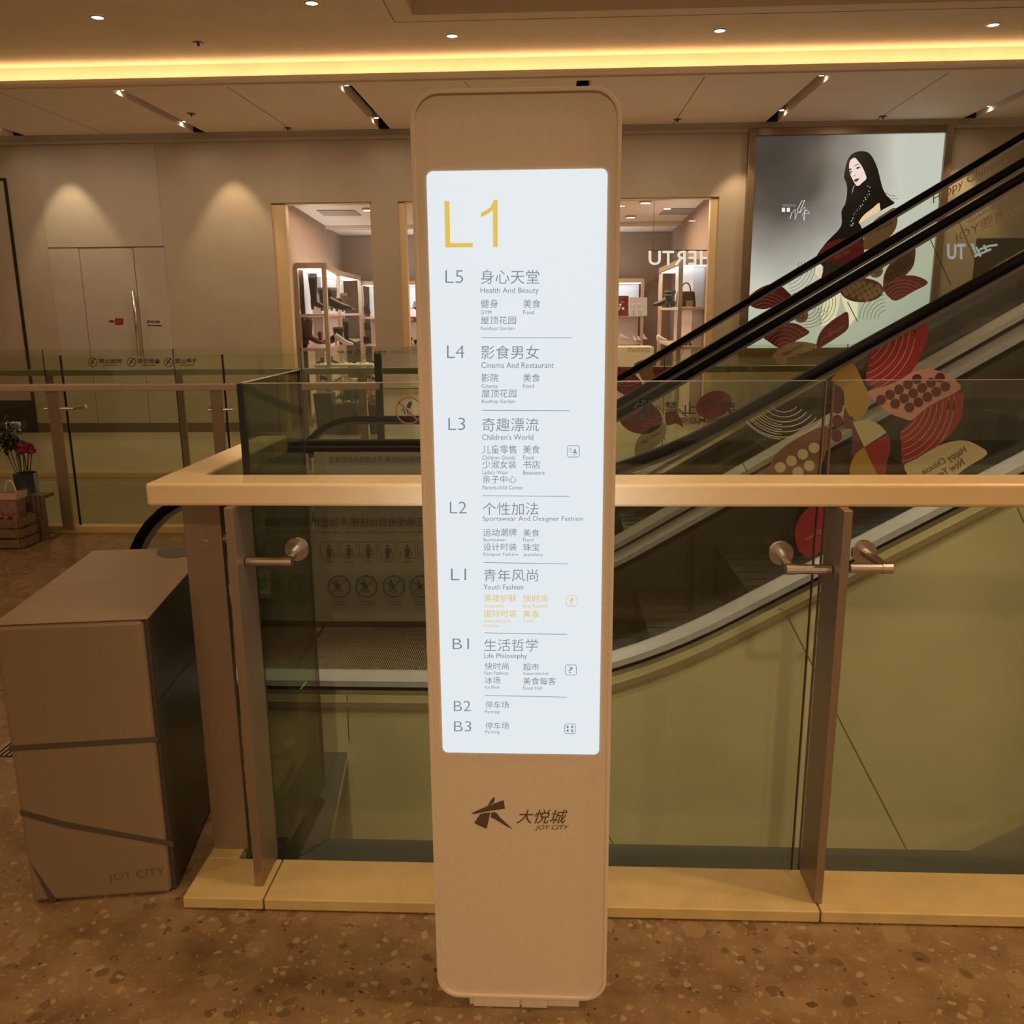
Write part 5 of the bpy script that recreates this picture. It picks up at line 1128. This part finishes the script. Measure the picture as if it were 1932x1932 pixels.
# sign reflection in the dark window at far right, modelled as glowing strips
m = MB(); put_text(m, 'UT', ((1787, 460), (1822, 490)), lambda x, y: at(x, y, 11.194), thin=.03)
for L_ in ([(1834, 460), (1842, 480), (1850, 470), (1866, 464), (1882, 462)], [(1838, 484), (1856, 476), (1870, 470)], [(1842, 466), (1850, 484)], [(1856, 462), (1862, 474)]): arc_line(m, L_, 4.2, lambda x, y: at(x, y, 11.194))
tag(m.build('window_lettering', glow('window_letter_white', (.50, .50, .56), .75)), 'broken reflection of a white sign at the dark window right of the poster, built as glowing strips', 'sign')  # stand-in for the sign reflection, not lettering on the window

# ================================================================== FLOWER CORNER AT THE LEFT
WOOD = mat('crate_wood', (.17, .10, .055), .7, noise=.25, scale=30); WOOD_D = mat('dark_crate_wood', (.13, .085, .05), .7, noise=.25, scale=30)
def corner():
    # lying crate
    Y = 5.42; a = at(-30, 1040, Y).x; b = at(40, 1037, Y).x; zt = .21
    t = thing('wooden_crate', 'low slatted wooden crate of fruit at the left picture edge', 'crate', ((a + b) / 2, Y + .15, 0), 'wooden crates beside the railing')
    for k in range(3): m = MB(); z = .01 + k * .068; m.box(a, b, Y, Y + .012, z, z + .054); m.build('slat', WOOD, t); m = MB(); m.box(b, b + .012, Y + .01, Y + .20, z, z + .054); m.build('slat', WOOD, t)
    for (x, y) in ((a + .01, Y + .012), (b - .035, Y + .012), (a + .01, Y + .16), (b - .035, Y + .16)): m = MB(); m.box(x, x + .03, y, y + .03, 0, zt); m.build('corner_post', WOOD, t)
    m = MB(); m.box(a, b, Y + .02, Y + .20, .02, .035); m.build('base', WOOD, t)
    # upright crate
    Y2 = 5.66; a2, b2 = at(60, 1016, Y2).x, at(95, 1016, Y2).x; zt2 = at(80, 935, Y2).z
    t = thing('wooden_crate', 'dark wooden crate standing on end between flower bucket and railing post', 'crate', ((a2 + b2) / 2, Y2 + .1, 0), 'wooden crates beside the railing')
    wd = (b2 - a2)
    for k in range(4): m = MB(); x = a2 + wd * k / 4; m.box(x, x + wd * .19, Y2, Y2 + .012, .0, zt2); m.build('slat', WOOD_D, t)
    m = MB(); m.box(a2 - .01, b2, Y2 + .012, Y2 + .11, zt2 - .02, zt2); m.box(a2 - .01, b2, Y2 + .012, Y2 + .11, 0, .02); m.build('end_board', WOOD_D, t)
    m = MB(); m.box(a2 - .012, a2, Y2, Y2 + .11, 0, zt2); m.build('side_board', WOOD_D, t)
    # tall bucket
    Y3 = 5.79; c = at(47, 892, Y3); r = .075
    t = thing('flower_bucket', 'tall dark green flower bucket behind the crates', 'bucket', (c.x, Y3, 0))
    m = MB(); lathe_sections(m, [(c.x, Y3, 0, r * .85, r * .85), (c.x, Y3, c.z * .5, r * .93, r * .93), (c.x, Y3, c.z, r, r), (c.x, Y3, c.z - .02, r * .92, r * .92)], 20); m.build('body', mat('bucket_green', (.018, .026, .018), .35), t, smooth=True)
    # bouquet
    random.seed(5)
    t = thing('bouquet', 'bunch of dark red flowers with dark leaves in the green bucket', 'flowers', (c.x, Y3, c.z))
    for k, (px, py, rr) in enumerate(((32, 843, 9), (43, 838, 10), (54, 842, 10), (60, 850, 8), (44, 850, 10))):
        P = at(px, py, Y3 + random.uniform(-.05, .05)); r_ = rr / 1658.7 * 5.8; m = MB(); m.flat = True
        for q in range(46):
            th, ph = random.uniform(0, 6.28), random.uniform(-.6, 1.5); d = Vector((math.cos(th) * math.cos(ph), math.sin(th) * math.cos(ph), math.sin(ph) * .8)); s1 = d.cross(Vector((.3, .2, 1))).normalized() * r_ * .45; s2 = d.cross(s1).normalized() * r_ * .4
            C0 = P + d * r_ * .62; m.add([C0 - s1 - s2, C0 + s1 - s2, C0 + s1 * .8 + s2 + d * r_ * .3, C0 - s1 * .8 + s2 + d * r_ * .3], [(0, 1, 2, 3)])
        note(m.build('bloom', mat('bloom_dark_red', (.26, .010, .035), .6), t), 'dark red bloom')
        m = MB(); m.tube([(c.x + random.uniform(-.03, .03), Y3, c.z - .2), P], .004, 6); m.build('stem', mat('stem_dark', (.03, .035, .018), .6), t)
    m = MB(); m.flat = True
    for k in range(240):
        px, py = random.gauss(18, 13), random.gauss(828, 16)
        if px > 46: continue
        P = at(px, py, Y3 + random.uniform(-.08, .08)); d = Vector((random.uniform(-1, 1), random.uniform(-1, 1), random.uniform(-.3, 1))).normalized() * .032; s = d.cross(Vector((0, 0, 1))).normalized() * .009
        m.add([P - d, P + s, P + d, P - s], [(0, 1, 2, 3)])
    for px in (8, 18, 28, 36): m.tube([(c.x - .03, Y3, c.z - .1), at(px, 845, Y3)], .003, 5)
    m.build('foliage', mat('leaf_dark', (.022, .028, .016), .6), t)
    # clear wrapped basket of fruit standing in the crate
    a4, b4 = at(-20, 985, Y + .1).x, at(44, 985, Y + .1).x; z4, z5 = .036, at(20, 928, Y + .1).z
    t = thing('gift_basket', 'pale wrapped fruit basket with pink band in the low crate', 'basket', ((a4 + b4) / 2, Y + .18, .036))
    m = MB(); m.extrude([(a4, Y + .06, z4), (b4 - .02, Y + .06, z4), (b4, Y + .06, z5), (a4, Y + .06, z5)], (0, .11, 0)); m.build('basket', mat('basket_pale', (.24, .14, .10), .45, noise=.35, scale=26), t, bevel=.012)
    m = MB(); m.box(a4, b4 + .002, Y + .056, Y + .175, z5 - .045, z5 - .004); m.build('band', mat('band_pink', (.52, .32, .25), .5), t)
    m = MB(); hx = at(20, 926, Y + .11).x; m.tube([(hx + .036 * math.cos(q), Y + .11, z5 - .01 + .085 * math.sin(q)) for q in [math.pi * i / 12 for i in range(13)]], .0035, 6); m.build('handle', L_WHITE, t)
    for k, (px, py) in enumerate(((12, 978), (30, 977), (2, 975))):
        P = at(px, py, Y + .035); m = MB(); R_ = .024
        lathe_sections(m, [(P.x, P.y, P.z + R_ * math.sin(q), R_ * max(.05, math.cos(q)), R_ * max(.05, math.cos(q))) for q in [math.pi * (i / 8 - .5) for i in range(9)]], 12); m.build('fruit', mat('apple_red', (.20, .035, .03), .35), t, smooth=True)
    # small framed card
    Yc = 5.872; m = MB(); P, Q = at(10, 796, Yc), at(40, 813, Yc); m.box(P.x, Q.x, Yc, Yc + .004, Q.z, P.z); m.box(P.x + .012, Q.x - .012, Yc - .001, Yc, Q.z + .01, P.z - .01, 1); m.box((P.x + Q.x) / 2 - .003, (P.x + Q.x) / 2 + .003, Yc + .001, Yc + .004, .0, Q.z)
    tag(m.build('price_card', [M_WH, mat('card_grey', (.22, .20, .17), .6)]), 'small white framed card above the dark foliage', 'card')
    # floor grate
    m = MB(); A, B = on_z(-25, 1352, 0), on_z(12, 1352, 0); y0, y1 = on_z(5, 1428, 0).y, on_z(5, 1354, 0).y
    x0, x1 = -1.95, -1.655
    m.box(x0, x1, y0, y1, .0005, .002, 1)
    for k in range(16):
        x = x0 + k * (x1 - x0) / 16; m.box(x, x + .008, y0, y1, .002, .006)
    tag(m.build('floor_grate', [M_CHROME, M_SEAL]), 'ribbed metal floor grate left of the litter bin', 'grate')
corner()
